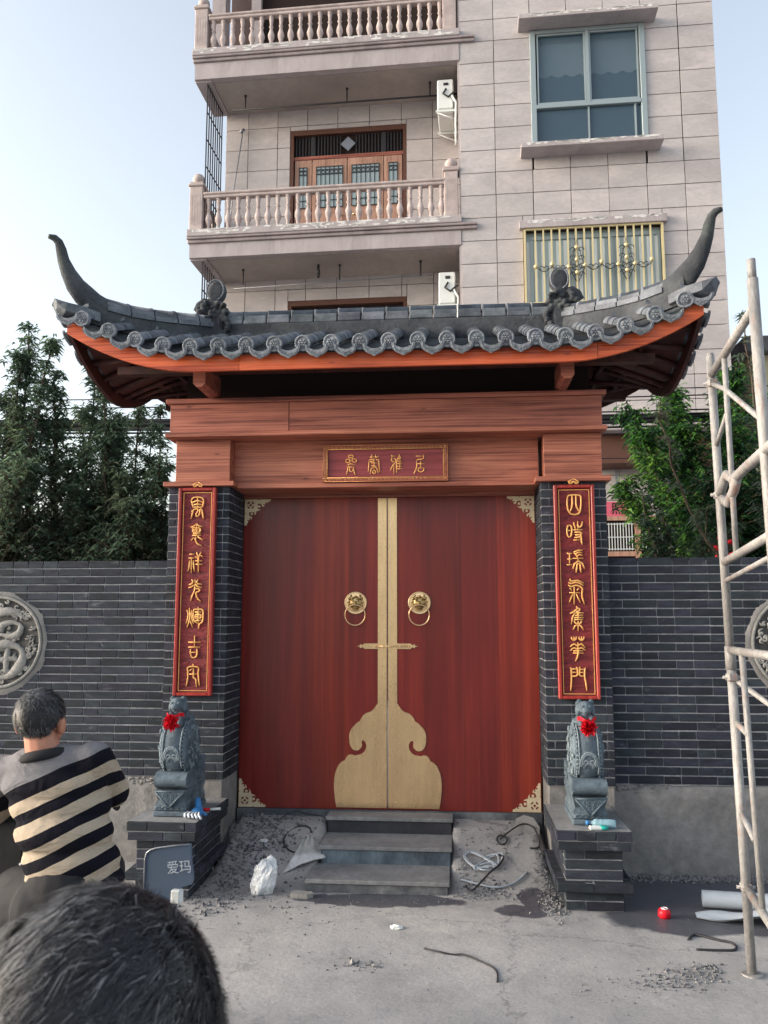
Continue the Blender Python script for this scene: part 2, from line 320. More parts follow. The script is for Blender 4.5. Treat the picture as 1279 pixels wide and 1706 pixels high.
def brick_run(parent, a0, a1, face, z, H, axis='X', depth=.05, outward=-1, full=.245, half=.12, gap=.006, start=None, pattern=None, stuff=None, name='brick', hole=None):
    """one course of bricks from a0 to a1; face = coordinate of the outer face on the other axis"""
    a = a0+0.; first = True
    while a < a1-.02:
        L = (start if first and start else random.choice(pattern or (full, full, half))); first = False
        e = min(a+L, a1)
        if a1-e < .03: e = a1
        if e-a > .015 and not (hole and math.hypot((a+e)/2-hole[0], z-hole[1]) < hole[2] and math.hypot(a-hole[0], z-hole[1]) < hole[2]+.02 and math.hypot(e-hole[0], z-hole[1]) < hole[2]+.02):
            c = (a+e)/2; f = face+outward*random.uniform(-.0015, .003)-outward*depth/2
            if stuff is not None:
                if axis == 'X': stuff.box(a+gap/2, e-gap/2, f-depth/2, f+depth/2, z-H/2, z+H/2)
                else: stuff.box(f-depth/2, f+depth/2, a+gap/2, e-gap/2, z-H/2, z+H/2)
            else:
                me = brick_mesh(e-a-gap, depth, H); j = random.uniform
                if axis == 'X': inst(name, me, parent, (c, f, z), (j(-.003, .003), j(-.004, .004), j(-.004, .004)))
                else: inst(name, me, parent, (f, c, z), (j(-.003, .003), j(-.004, .004), PI/2+j(-.004, .004)))
        a = e
# ------------------------------------------------------------ ground
def gz(x, y):
    ax = abs(x)
    if -.44 < x < .46 and -.48 < y < .44: return -.02
    if ax < 1.2: h = .275*smooth01((y+.56)/.98)*smooth01((1.22-ax)/.12) if y < .45 else .275
    else: h = 0
    if ax >= 1.2 or y > .45: h = max(h, .27*smooth01((y-.14)/.15))
    if y < .45 and ax < 4 and y > -6.2: h += .008*noise.noise(Vector((x*1.3, y*1.3, 0)))+.004*noise.noise(Vector((x*6, y*6, 3)))
    return h
def ground_material():
    m = bpy.data.materials.new('dusty_concrete_ground'); m.use_nodes = True; n = m.node_tree.nodes; l = m.node_tree.links; p = n['Principled BSDF']
    tc = n.new('ShaderNodeTexCoord')
    def nz(sc, det=8, rg=.65, vec=None):
        t = n.new('ShaderNodeTexNoise'); t.inputs['Scale'].default_value = sc; t.inputs['Detail'].default_value = det; t.inputs['Roughness'].default_value = rg
        l.new(vec or tc.outputs['Object'], t.inputs['Vector']); return t
    def mr(src, a, b, c=0, d=1):
        r_ = n.new('ShaderNodeMapRange'); r_.inputs[1].default_value = a; r_.inputs[2].default_value = b; r_.inputs[3].default_value = c; r_.inputs[4].default_value = d; l.new(src, r_.inputs[0]); return r_.outputs[0]
    def mx(f, A, B, mode='MIX'):
        x = n.new('ShaderNodeMix'); x.data_type = 'RGBA'; x.blend_type = mode
        if isinstance(f, float): x.inputs[0].default_value = f
        else: l.new(f, x.inputs[0])
        for i, v in ((6, A), (7, B)):
            if isinstance(v, tuple): x.inputs[i].default_value = v
            else: l.new(v, x.inputs[i])
        return x.outputs[2]
    c = mx(mr(nz(1.1).outputs[0], .35, .65), srgb(164, 162, 161), srgb(140, 139, 139))
    c = mx(mr(nz(3.7, 10, .75).outputs[0], .52, .72), c, srgb(132, 132, 133))
    c = mx(mr(nz(.6, 6).outputs[0], .55, .7), c, srgb(176, 173, 170))
    c = mx(1., c, mr(nz(60, 4, .8).outputs[0], .25, .75, .8, 1.2), 'MULTIPLY')
    c = mx(mr(nz(22, 3, .5).outputs[0], .70, .78), c, srgb(112, 112, 113))
    c = mx(mr(nz(2.2, 10, .8).outputs[0], .60, .66), c, mx(1., c, srgb(226, 226, 228), 'MULTIPLY'))
    vo = n.new('ShaderNodeTexVoronoi'); vo.feature = 'DISTANCE_TO_EDGE'; vo.inputs['Scale'].default_value = .55; wv = n.new('ShaderNodeVectorMath'); wv.operation = 'MULTIPLY_ADD'; wv.inputs[1].default_value = (.5, .5, 0); l.new(nz(3.5, 8, .7).outputs['Color'], wv.inputs[0]); l.new(tc.outputs['Object'], wv.inputs[2]); l.new(wv.outputs[0], vo.inputs['Vector'])
    c = mx(mr(vo.outputs['Distance'], .0, .004, .55, 0), c, srgb(70, 70, 72))
    # wet patches: drying puddles with ragged edges
    wob = n.new('ShaderNodeVectorMath'); wob.operation = 'MULTIPLY_ADD'; wob.inputs[1].default_value = (.34, .34, 0); l.new(nz(2.6, 6, .6).outputs['Color'], wob.inputs[0]); l.new(tc.outputs['Object'], wob.inputs[2])
    wet = None
    for cx, cy, rx, ry in ((2.2, -.42, .80, .50), (1.95, -.78, .56, .30), (3.4, -.5, .7, .5), (.02, -.60, .56, .13), (.93, -.72, .17, .12), (1.06, -.52, .14, .14)):
        s = n.new('ShaderNodeVectorMath'); s.operation = 'SUBTRACT'; s.inputs[1].default_value = (cx+.17, cy+.17, 0); l.new(wob.outputs[0], s.inputs[0])
        d = n.new('ShaderNodeVectorMath'); d.operation = 'MULTIPLY'; d.inputs[1].default_value = (1/rx, 1/ry, 0); l.new(s.outputs[0], d.inputs[0])
        q = n.new('ShaderNodeVectorMath'); q.operation = 'LENGTH'; l.new(d.outputs[0], q.inputs[0]); v = mr(q.outputs['Value'], 1.04, .93)
        if wet is None: wet = v
        else:
            a = n.new('ShaderNodeMath'); a.operation = 'MAXIMUM'; l.new(wet, a.inputs[0]); l.new(v, a.inputs[1]); wet = a.outputs[0]
    c2 = mx(wet, c, mx(1., c, srgb(138, 142, 154), 'MULTIPLY')); l.new(c2, p.inputs['Base Color'])
    l.new(mr(wet, 0, 1, .93, .42), p.inputs['Roughness']); p.inputs['Specular IOR Level'].default_value = .3
    b = n.new('ShaderNodeBump'); b.inputs['Strength'].default_value = .5; b.inputs['Distance'].default_value = .012; l.new(nz(14, 10, .7).outputs[0], b.inputs['Height']); l.new(b.outputs[0], p.inputs['Normal'])
    return m
def axis_list(lo, hi, step, far):
    a = list(np.arange(lo, hi+1e-6, step)); out = []; d = step*2; x = hi
    while x < far: x += d; d *= 1.5; out.append(x)
    neg = []; d = step*2; x = lo
    while x > -far: x -= d; d *= 1.5; neg.append(x)
    return neg[::-1]+a+out
gx = axis_list(-3, 3.2, .05, 1500); gy = axis_list(-5.5, .7, .05, 1500)
tag(inst('ground', grid_mesh('ground', gx, gy, gz, ground_material()), None), kind='structure')

# ------------------------------------------------------------ gateway
gate = empty('gateway', (0, 0, 0), label='traditional timber and grey brick gateway with upturned tiled roof and red double door', cat='gateway')
CH = .0618
for sx in (-1, 1):                                   # brick pillars
    xa, xb = (-1.635, -1.160) if sx < 0 else (1.160, 1.635)
    pil = MB().box(xa+.006, xb-.006, .006, .60, .6, 2.755).build('brick_pillar', M_mortar, gate)
    H = CH-.0095; k = 0; z = .601+CH/2
    xin, xo, so = (xb, xa, 1) if sx < 0 else (xa, xb, -1)
    while z < 2.75:
        st = (.12, .245)[k % 2]
        brick_run(pil, xa, xb, 0, z, H, 'X', .05, -1, start=(.06, .18)[k % 2], pattern=(.245, .12, .245))
        brick_run(pil, .052, .427, xin, z, H, 'Y', .05, so, start=st)
        brick_run(pil, .052, .098, xo, z, H, 'Y', .05, -so, start=.098)
        if z > 2.2: brick_run(pil, .098, .6, xo, z, H, 'Y', .05, -so, start=st)
        z += CH; k += 1
    # rendered concrete footing under the bricks
    rg = random.Random(3+sx); V = []
    fo = MB().box(xa+.012, xb-.012, .012, .60, -.15, .603, 0, .004)
    fo.build('footing', M_conc, gate)
    # timber block over the pillar and its cap board
    bx('timber_block', M_lintel2, gate, xa+.055 if sx < 0 else xa+.028, xb-.0 if sx < 0 else xb-.03, -.02, .58, 2.793, 3.116, .003)
    bx('cap_board', M_lintel2, gate, -1.663 if sx < 0 else 1.122, -1.12 if sx < 0 else 1.663, -.052, .62, 2.757, 2.792, .002)
# big beam: two face boards with a butt joint, top and bottom mouldings
beam = bx('lintel_beam', M_lintel, gate, -1.598, 1.598, -.085, .58, 3.152, 3.374)
def ch(name, m, par, x0, x1, y0, y1, z0, z1, b=.0, **k):
    o = bx(name, m, par, x0, x1, y0, y1, z0, z1, b, **k); o.location = o.location-par.location; return o
ch('board', M_lintel, beam, -1.602, -.696, -.112, -.086, 3.151, 3.373, .001); ch('board', M_lintel, beam, -.692, 1.602, -.110, -.086, 3.151, 3.373, .001)
ch('moulding', M_lintel, beam, -1.634, 1.634, -.132, .60, 3.375, 3.411, .003); ch('moulding', M_lintel2, beam, -1.634, 1.634, -.132, .60, 3.117, 3.150, .003)
lt = bx('door_lintel', M_lintel2, gate, -1.158, 1.158, .10, .40, 2.786, 3.116)
ch('moulding', M_lintel2, lt, -1.158, 1.158, .078, .42, 2.752, 2.785, .003)
bx('door_head', M_lintel, gate, -1.158, 1.158, .40, .52, 2.722, 2.7515)
# ---- door leaves
BR = [(.006, 2.715), (.075, 2.715), (.075, 1.116), (.089, 1.098), (.11, 1.068), (.133, 1.052), (.165, 1.042), (.188, 1.025), (.203, 1.005), (.212, .982), (.235, .97), (.254, .95), (.277, .926), (.292, .897), (.297, .866), (.295, .833), (.290, .805), (.281, .784), (.264, .765), (.242, .76), (.224, .763), (.211, .773), (.200, .786), (.196, .799), (.199, .818), (.198, .832), (.190, .840), (.182, .834), (.172, .826), (.167, .815), (.163, .800), (.165, .783), (.171, .765), (.181, .751), (.195, .738), (.214, .73), (.235, .727), (.253, .723), (.270, .729), (.286, .731), (.303, .726), (.313, .715), (.322, .701), (.329, .686), (.347, .679), (.362, .668), (.378, .650), (.389, .626), (.401, .595), (.408, .558), (.412, .51), (.410, .463), (.403, .40), (.392, .338), (.006, .338)]
def tess(poly):
    from mathutils.geometry import tessellate_polygon
    return tessellate_polygon([[Vector((x, z, 0)) for x, z in poly]])
def plate(poly, y0, y1, mb, mi=0):
    n = len(poly); V = [(x, y0, z) for x, z in poly]+[(x, y1, z) for x, z in poly]
    F = [tuple(t) for t in tess(poly)]+[(i, (i+1) % n, (i+1) % n+n, i+n) for i in range(n)]
    mb.add(V, F, mi)
def raster(fn, x0, x1, z0, z1, st, y0, y1, mb):
    nx = int((x1-x0)/st); nz_ = int((z1-z0)/st); on = [[fn(x0+(i+.5)*st, z0+(j+.5)*st) for i in range(nx)] for j in range(nz_)]
    g = lambda i, j: 0 <= i < nx and 0 <= j < nz_ and on[j][i]
    vid = {}; V = []; F = []
    def v(i, j, k):
        if (i, j, k) not in vid: vid[(i, j, k)] = len(V); V.append((x0+i*st, (y0, y1)[k], z0+j*st))
        return vid[(i, j, k)]
    for j in range(nz_):
        for i in range(nx):
            if not g(i, j): continue
            F.append((v(i, j, 0), v(i+1, j, 0), v(i+1, j+1, 0), v(i, j+1, 0)))
            for a, b, c, d, q in ((i, j, i+1, j, (i, j-1)), (i, j+1, i+1, j+1, (i, j+1)), (i, j, i, j+1, (i-1, j)), (i+1, j, i+1, j+1, (i+1, j))):
                if not g(*q): F.append((v(a, b, 0), v(c, d, 0), v(c, d, 1), v(a, b, 1)))
    mb.add(V, F)
def corner_fn(u, w):
    """u,w from the corner: cloud-edged triangular plate with a pierced coin"""
    if u < 0 or w < 0: return False
    inn = False
    for (a, b, r) in ((.030, .030, .052), (.085, .045, .040), (.045, .085, .040), (.125, .024, .030), (.024, .125, .030), (.155, .012, .016), (.012, .155, .016), (.175, .006, .012), (.006, .175, .012)):
        if math.hypot(u-a, w-b) < r: inn = True
    if u+w < .10: inn = True
    if not inn: return False
    for (a, b) in ((.104, .052), (.052, .104)):
        d = math.hypot(u-a, w-b)
        if .009 < d < .021 and ((u-a) if a > b else (w-b)) > -.012: return False
    for (a, b) in ((.143, .030), (.030, .143)):
        d = math.hypot(u-a, w-b)
        if .006 < d < .015 and (u-a)+(w-b) > -.004: return False
    d = math.hypot(u-.042, w-.042)
    if d < .030:
        p, q = abs(u-.042), abs(w-.042)
        if p+q < .011: return False
        # four petals of the coin
        for sx_ in (-1, 1):
            for sz_ in (-1, 1):
                cx, cz = .042+sx_*.0215, .042+sz_*.0215
                if math.hypot(u-cx, w-cz) < .0145 and d < .028 and p+q > .020: return False
    return True
for sx in (-1, 1):
    x0, x1 = (-1.158, -.004) if sx < 0 else (.004, 1.158)
    leaf = empty('door_leaf', (0, .427, 0), parent=gate)
    e = [x0+(x1-x0)*t for t in (0, .24, .50, .74, 1)]
    for i in range(4): ch('board', M_door2 if (sx, i) in ((-1, 2), (1, 3)) else M_door, leaf, e[i]+.0002, e[i+1]-.0002, .428+.0006*(i % 2), .478, .325, 2.720)
    mb = MB(); plate([(sx*a, b) for a, b in BR], -.006, .0008, mb); mb.build('brass_plate', M_brass, leaf)
    # rivets along the plate edges and centre strip
    rv = MB(); rm = Matrix.Rotation(PI/2, 4, 'X'); P = []
    for k in range(24):
        z = 1.16+k*.065; P += [(sx*.016, z), (sx*.063, z+.0)]
    for k in range(13): z = .36+k*.057; P += [(sx*.016, z), (sx*(.062+.0), z+.02), (sx*.090, z)]
    C = np.array(BR[2:]); seg = 0
    for i in range(len(BR)-3):
        a, b = Vector(C[i]), Vector(C[i+1]); L_ = (b-a).length; seg += L_
        if seg > .042:
            seg = 0; nrm = Vector((b-a)).orthogonal().normalized() if L_ else Vector((0, 1)); c = (a+b)/2
            for s_ in (1, -1):
                q = c+Vector((-(b-a).y, (b-a).x)).normalized()*s_*.013
                # keep the rivet on the inner side
                inside = False; j = len(BR)-1
                for i2 in range(len(BR)):
                    if (BR[i2][1] > q.y) != (BR[j][1] > q.y) and q.x < (BR[j][0]-BR[i2][0])*(q.y-BR[i2][1])/(BR[j][1]-BR[i2][1])+BR[i2][0]: inside = not inside
                    j = i2
                if inside: P.append((sx*q.x, q.y)); break
    for k in range(9): P.append((sx*(.03+k*.042), .350))
    for x, z in P: rv.ball((x, -.007, z), (.0042, .003, .0042), 6)
    rv.build('rivet', M_brass, leaf, kind='stuff')
    # bolt arm with fleur end
    bt = MB(); zz = 1.552
    plate([(sx*a, zz+b) for a, b in ((.004, .021), (.178, .021), (.198, .006), (.205, .015), (.216, .011), (.214, .004), (.240, 0), (.214, -.004), (.216, -.011), (.205, -.015), (.198, -.006), (.178, -.021), (.004, -.021))], -.0105, -.0062, bt)
    bt.build('bolt_plate', M_brass, leaf)
    if sx > 0:
        rod = MB(); rod.tube([(-.095, -.022, zz), (.175, -.022, zz)], .0055, 8)
        for q in (-.09, -.03, .03, .10, .168): rod.box(q-.006, q+.006, -.030, -.0107, zz-.010, zz+.010, 0, .002)
        rod.ball((-.095, -.022, zz), .009, 8); rod.build('bolt_rod', M_brass, leaf)
    # lion-mask knocker
    kx, kz = sx*.25, 1.887
    kn = MB(); T = Matrix.Translation((kx, 0, kz)) @ Matrix.Rotation(PI/2, 4, 'X')
    kn.lathe([(.0, .0005), (.088, .0005), (.090, .005), (.084, .010), (.080, .0075), (.074, .0085), (.0, .012)], 40, T, caps=False)
    kn.build('knocker_plate', M_brass, leaf)
    fc = MB()
    for cx, cz, rx, rz, ry in ((0, 0, .052, .050, .018), (0, -.004, .016, .020, .036), (-.022, .018, .013, .010, .030), (.022, .018, .013, .010, .030), (-.024, .034, .022, .007, .026), (.024, .034, .022, .007, .026), (0, .048, .016, .010, .022), (-.048, .034, .012, .014, .018), (.048, .034, .012, .014, .018), (-.054, .006, .012, .012, .016), (.054, .006, .012, .012, .016), (-.050, -.020, .012, .012, .016), (.050, -.020, .012, .012, .016), (-.026, -.020, .015, .011, .030), (.026, -.020, .015, .011, .030), (0, -.036, .036, .008, .026), (0, -.050, .026, .011, .024), (-.036, .055, .010, .010, .016), (.036, .055, .010, .010, .016)):
        fc.ball((kx+cx, -.010, kz+cz), (rx, ry, rz), 12)
    fc.build('lion_face', M_brassd, leaf)
    rg_ = MB(); rr = .079; rc = kz-.095
    rg_.tube([(kx+rr*math.sin(a), -.045-.006*math.cos(a), rc+rr*math.cos(a)) for a in np.linspace(0, 2*PI, 41)], .0055, 8, caps=False); rg_.build('knocker_ring', M_brass, leaf)
    # corner plates
    for lo in (True, False):
        cp = MB(); zc = .328 if lo else 2.718
        raster(lambda X, Z: corner_fn((1.152-abs(X))/1.13, ((Z-zc) if lo else (zc-Z))/1.13), min(sx*.92, sx*1.152), max(sx*.92, sx*1.152), zc if lo else zc-.23, zc+.23 if lo else zc, .0021, -.005, .0005, cp)
        cp.build('corner_plate', M_brassp, leaf)
for s_ in (-1, 1): bx('door_jamb', M_lintel, gate, min(s_*1.09, s_*1.168), max(s_*1.09, s_*1.168), .480, .56, .322, 2.72)
# threshold shadow gap under the door: stone sill
bx('door_sill', M_slabstep, gate, -1.158, 1.158, .40, .56, .2, .322, .003)
for z0, z1, y0, xa, xb in ((-.05, .058, -.497, -.449, .464), (-.05, .176, -.135, -.418, .478), (-.05, .290, .222, -.425, .484)):
    st = bx('step', M_slabstep if z1 < .1 else M_riser_mid if z1 < .2 else M_riser_top, gate, xa, xb, y0, y0+.42 if y0 < .2 else .401, z0, z1, .004)
    tr = bx('tread', M_steptop, st, xa-.014, xb+.012, y0-.016, min(y0+.375, .398), z1, z1+.026, .004); tr.location = tr.location-st.location

# ------------------------------------------------------------ roof
XC, Y0, Y1, ZE, SL = 2.25, -.65, 1.15, 3.645, .40
def lift(t): return .33*(1-t)**2 if t < 1 else 0.
def zroof(x, y):
    d1, d2, d3 = y-Y0, Y1-y, XC-abs(x); d = min(d1, d2, d3); t = XC-abs(x) if d == d1 or d == d2 else min(d1, d2)
    return ZE+lift(max(t, 0))+SL*max(d, -.03)
roof = empty('roof', (0, 0, 0), parent=gate)
# timber deck + plaster bed
xs = [XC*i/30*1.0 for i in range(-30, 31)]; xs = [x*.985 for x in xs]; ys = [Y0+.03+(Y1-Y0-.06)*i/24 for i in range(25)]
def slab(name, m, off0, off1, shrink=0.):
    X = [x*(1-shrink) for x in xs]; Yy = [(y-.25)*(1-shrink)+.25 for y in ys]; nx = len(X); ny = len(Yy)
    V = [(x, y, zroof(x, y)+off1) for y in Yy for x in X]+[(x, y, zroof(x, y)+off0) for y in Yy for x in X]; o = nx*ny
    F = [(j*nx+i, j*nx+i+1, (j+1)*nx+i+1, (j+1)*nx+i) for j in range(ny-1) for i in range(nx-1)]; F += [(a+o, b+o, c+o, d+o) for a, d, c, b in F]
    B = [i for i in range(nx)]+[j*nx+nx-1 for j in range(1, ny)]+[(ny-1)*nx+i for i in range(nx-2, -1, -1)]+[j*nx for j in range(ny-2, 0, -1)]
    F += [(B[k], B[(k+1) % len(B)], B[(k+1) % len(B)]+o, B[k]+o) for k in range(len(B))]
    mb = MB(); mb.add(V, F, 0, False); return mb.build(name, m, roof)
slab('roof_bed', M_plast, -.075, -.045)
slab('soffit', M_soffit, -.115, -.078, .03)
# eave fascia boards following the curve
def fascia(pts, name='fascia'):
    mb = MB(); n = len(pts); V = []
    for (x, y, nx_, ny_) in pts:
        z = zroof(x*1.0, y); zt = ZE+lift_at(x, y)
        for (o, zz) in ((0, zt-.168), (0, zt-.058), (.028, zt-.058), (.028, zt-.168)): V.append((x-nx_*o, y-ny_*o, zz))
    F = [(4*i+a, 4*i+(a+1) % 4, 4*i+4+(a+1) % 4, 4*i+4+a) for i in range(n-1) for a in range(4)]+[(0, 1, 2, 3), (4*n-1, 4*n-2, 4*n-3, 4*n-4)]
    return mb.add(V, F).build(name, M_fascia if ny_ < 0 else M_soffit, roof)
def lift_at(x, y):
    if abs(abs(x)-2.20) < .03: return lift(min(y-Y0, Y1-y)) if True else 0
    return lift(XC-abs(x))
fr = [(x, -.605, 0, -1) for x in np.linspace(-2.20, 2.20, 61)]
def fascia2(P, nvec, m, brk=()):
    V = []; n = len(P)
    for (x, y, t) in P:
        zt = ZE+lift(t)
        for (o, zz) in ((0, zt-.168), (0, zt-.055), (.028, zt-.055), (.028, zt-.168)): V.append((x-nvec[0]*o, y-nvec[1]*o, zz))
    F = [(4*i+a, 4*i+(a+1) % 4, 4*i+4+(a+1) % 4, 4*i+4+a) for i in range(n-1) for a in range(4)]+[(0, 1, 2, 3), (4*n-1, 4*n-2, 4*n-3, 4*n-4)]
    MB().add(V, F).build('fascia', m, roof)
fascia2([(x, -.605, XC-abs(x)) for x in np.linspace(-2.205, -.952, 24)], (0, -1), M_fascia)
fascia2([(x, -.605, XC-abs(x)) for x in np.linspace(-.949, 1.5, 30)], (0, -1), M_fascia)
fascia2([(x, -.605, XC-abs(x)) for x in np.linspace(1.503, 2.205, 16)], (0, -1), M_fascia)
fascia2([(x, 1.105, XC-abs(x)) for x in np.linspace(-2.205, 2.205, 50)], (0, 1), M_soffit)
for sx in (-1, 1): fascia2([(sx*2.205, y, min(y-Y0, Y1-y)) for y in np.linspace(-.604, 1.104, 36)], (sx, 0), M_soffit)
# corbel brackets between beam and soffit, rafters under the eaves
for x in (-1.28, 1.32):
    for y in (-.40, .86):
        MB().prism([(-.04, .0), (.04, .0), (.045, -.02), (.045, -.15), (.02, -.175), (-.02, -.175), (-.045, -.15), (-.045, -.02)], y-.2 if y > 0 else y-.05, y+.05 if y > 0 else y+.34, 'Y').build('bracket', M_lintel, roof, (x, 0, 3.585))
for i in range(21):
    x = -1.9+i*.19; mb = MB(); zz = zroof(x, -.57)
    mb.tube([(x, -.56, zz-.135), (x, -.2, zroof(x, -.2)-.13), (x, min(.15, 0.15), zroof(x, .15)-.13)], .022, 8); mb.tube([(x, 1.06, zz-.135), (x, .7, zroof(x, .7)-.13), (x, .35, zroof(x, .35)-.13)], .022, 8); mb.build('rafter', M_soffit, roof)
for sx in (-1, 1):
    for i in range(8):
        y = -.45+i*.2; mb = MB(); mb.tube([(sx*2.16, y, zroof(2.16, y)-.135), (sx*1.62, y, zroof(1.62, y)-.13)], .022, 8); mb.build('rafter', M_soffit, roof)
bx('purlin', M_soffit, roof, -1.95, 1.95, -.30, -.22, 3.56, 3.62); bx('purlin', M_soffit, roof, -1.95, 1.95, .74, .82, 3.56, 3.62)
bx('void_shade_box', M_dark, roof, -1.55, 1.55, .10, .42, 3.412, 3.80)  # dark box standing in for the shade of the empty roof void
# --- tile meshes
def cover_mesh(L=.205, r0=.047, r1=.054):
    """half-round cover tile along +Y, a little wider at its lower end"""
    V = []; F = []; n = 10
    for (y, r) in ((0, r1), (.02, r1), (.022, r1-.004), (L, r0)):
        for k in range(n+1): a = PI*k/n; V.append((r*math.cos(a), y, r*math.sin(a)-.005))
    for i in range(3):
        for k in range(n): F.append((i*(n+1)+k, i*(n+1)+k+1, (i+1)*(n+1)+k+1, (i+1)*(n+1)+k))
    mb = MB(); mb.add(V, F, 0, True)
    W = [(v[0]*.8, v[1], v[2]*.8-.002) for v in V[:n+1]]; mb.add(V[:n+1]+W, [(k, k+1, n+2+k, n+1+k) for k in range(n)]); return mb.mesh('cover_tile', M_tile)
def disc_mesh():
    T = Matrix.Rotation(PI/2, 4, 'X'); mb = MB()
    mb.lathe([(.0, -.03), (.052, -.03), (.056, 0), (.056, .012), (.046, .014), (.043, .006), (.034, .006), (.032, .010), (.0, .009)], 20, T, caps=False)
    for k in range(7): a = k*2*PI/6; q = (.018*math.cos(a), .018*math.sin(a)) if k < 6 else (0, 0); mb.ball((q[0], -.010, q[1]), (.0085, .008, .0075), 8)
    for a, b in ((-.3, 1.2), (1.9, 3.4)): mb.tube([(.026*math.cos(t), -.011, .026*math.sin(t)) for t in np.linspace(a, b, 7)], .0035, 5)
    return mb.mesh('tile_end', M_tiled)
def drip_mesh():
    prof = [(-.078, .030), (-.082, .012), (-.072, -.018), (-.052, -.040), (-.028, -.050), (0, -.064), (.028, -.050), (.052, -.040), (.072, -.018), (.082, .012), (.078, .030), (.05, .004), (.025, -.008), (0, -.012), (-.025, -.008), (-.05, .004)]
    mb = MB(); plate([(a, b) for a, b in prof], -.012, .004, mb)
    pr = [(a*.82, b*.8-.002) for a, b in prof]; n = len(pr)
    mb.tube([(a, -.013, b) for a, b in pr[0:11]], .004, 5)
    for k in range(5): x = -.044+k*.022; mb.tube([(x+.009*math.cos(t), -.013, -.026-.012*(1-abs(k-2)/2.)+.007*math.sin(t)) for t in np.linspace(0, 5, 8)], .0028, 4)
    return mb.mesh('drip_tile', M_tiled)
def pan_mesh(n=4):
    V = []; F = []; k = 8; L = .21
    mb = MB()
    for q in range(n):
        y0 = q*L/n; V = []
        for yy, zz in ((y0-.012, .006), (y0+L/n+.02, -.004)):
            for i in range(k+1): a = PI*(i/k)-PI; V.append((.092*math.cos(a)*.92, yy, .045*math.sin(a)+.022+zz))
        W = [(x, y, z-.008) for x, y, z in V]; F = [(i, i+1, k+2+i, k+1+i) for i in range(k)]
        mb.add(V, F, 0, True); mb.add(V[:k+1]+W[:k+1], [(i, i+1, k+2+i, k+1+i) for i in range(k)])
    return mb.mesh('pan_tile', M_tile)
MC, MD, MDr, MP = cover_mesh(), disc_mesh(), drip_mesh(), pan_mesh()
def orient(fx, fy, slope):
    """tile whose +Y runs up the slope (fx,fy) horizontally"""
    Yv = Vector((fx, fy, slope)).normalized(); Xv = Yv.cross(Vector((0, 0, 1))).normalized(); Zv = Xv.cross(Yv)
    return Matrix((Xv, Yv, Zv)).transposed().to_euler()
hidden = MB()
def lay(me, name, p, rot, vis=True, jit=.004):
    if vis:
        j = lambda: random.uniform(-jit, jit); inst(name, me, roof, p, (rot.x+j(), rot.y+j(), rot.z+j()*2))
    else:
        M = Matrix.Translation(p) @ rot.to_matrix().to_4x4(); hidden.add([M @ v.co for v in me.vertices], [tuple(f.vertices) for f in me.polygons], 0, True)
def row(x, y, fx, fy, tc, vis, kind):
    """a row of cover tiles or pans starting at the eave point (x,y)"""
    d = 0.; dmax = min(tc-.06, .84); first = True
    zl = lift(tc)
    while first or d < dmax-.02:
        X, Y_ = x+fx*d, y+fy*d; z = ZE+zl+SL*d; r_ = orient(fx, fy, SL)
        if kind == 'c': lay(MC, 'cover_tile', (X, Y_, z), r_, vis)
        elif first or d < .5: lay(MP, 'pan_tile', (X, Y_, z-.062), r_, vis)
        d += .185 if kind == 'c' else .2; first = False
    sl = orient(fx, fy, 0.0)
    if kind == 'c': lay(MD, 'tile_end', (x-fx*.004, y-fy*.004, ZE+zl-.004), orient(fx, fy, .12), vis, .05)
    else: lay(MDr, 'drip_tile', (x-fx*.012, y-fy*.012, ZE+zl-.045), orient(fx, fy, .22), vis, .03)
NX = 22; PX = .1975; xs0 = [-(NX-1)/2*PX+i*PX for i in range(NX)]
for i, x in enumerate(xs0):
    row(x, Y0, 0, 1, XC-abs(x), True, 'c'); row(x, Y1, 0, -1, XC-abs(x), False, 'c')
for i in range(NX+1):
    x = xs0[0]-PX/2+i*PX
    if abs(x) < XC-.05: row(x, Y0, 0, 1, XC-abs(x), True, 'p'); row(x, Y1, 0, -1, XC-abs(x), False, 'p')
for sx in (-1, 1):
    for i in range(9):
        y = Y0+.11+i*.1975
        row(sx*XC, y, -sx, 0, min(y-Y0, Y1-y), True, 'c')
        if i < 8: row(sx*XC, y+.099, -sx, 0, min(y+.099-Y0, Y1-y-.099), True, 'p')
hidden.build('rear_slope_tiles', M_tile, roof, kind='stuff')
# --- main ridge
rb = MB(); rb.box(-1.36, 1.36, .185, .315, 3.90, 4.105, 0, .012); rb.build('ridge_base', M_plast, roof)
nseg = 14; w = 2.66/nseg
for i in range(nseg):
    xa = -1.33+i*w; dz = random.uniform(-.003, .004)
    mb = MB(); mb.box(-w/2+.004, w/2-.004, -.062, .062, 0, .038, 0, .006); mb.box(-w/2+.006, w/2-.006, -.046, .046, .038, .075, 0, .006)
    mb.build('ridge_brick', M_tile, roof, (xa+w/2, .25, 4.103+dz))
    mb = MB(); mb.tube([(-w/2+.003, 0, 0), (-w/2+.02, 0, 0), (-w/2+.021, 0, 0), (w/2-.003, 0, 0)], [.038, .038, .034, .034], 12); mb.build('ridge_cap', M_tile, roof, (xa+w/2, .25, 4.190+dz))
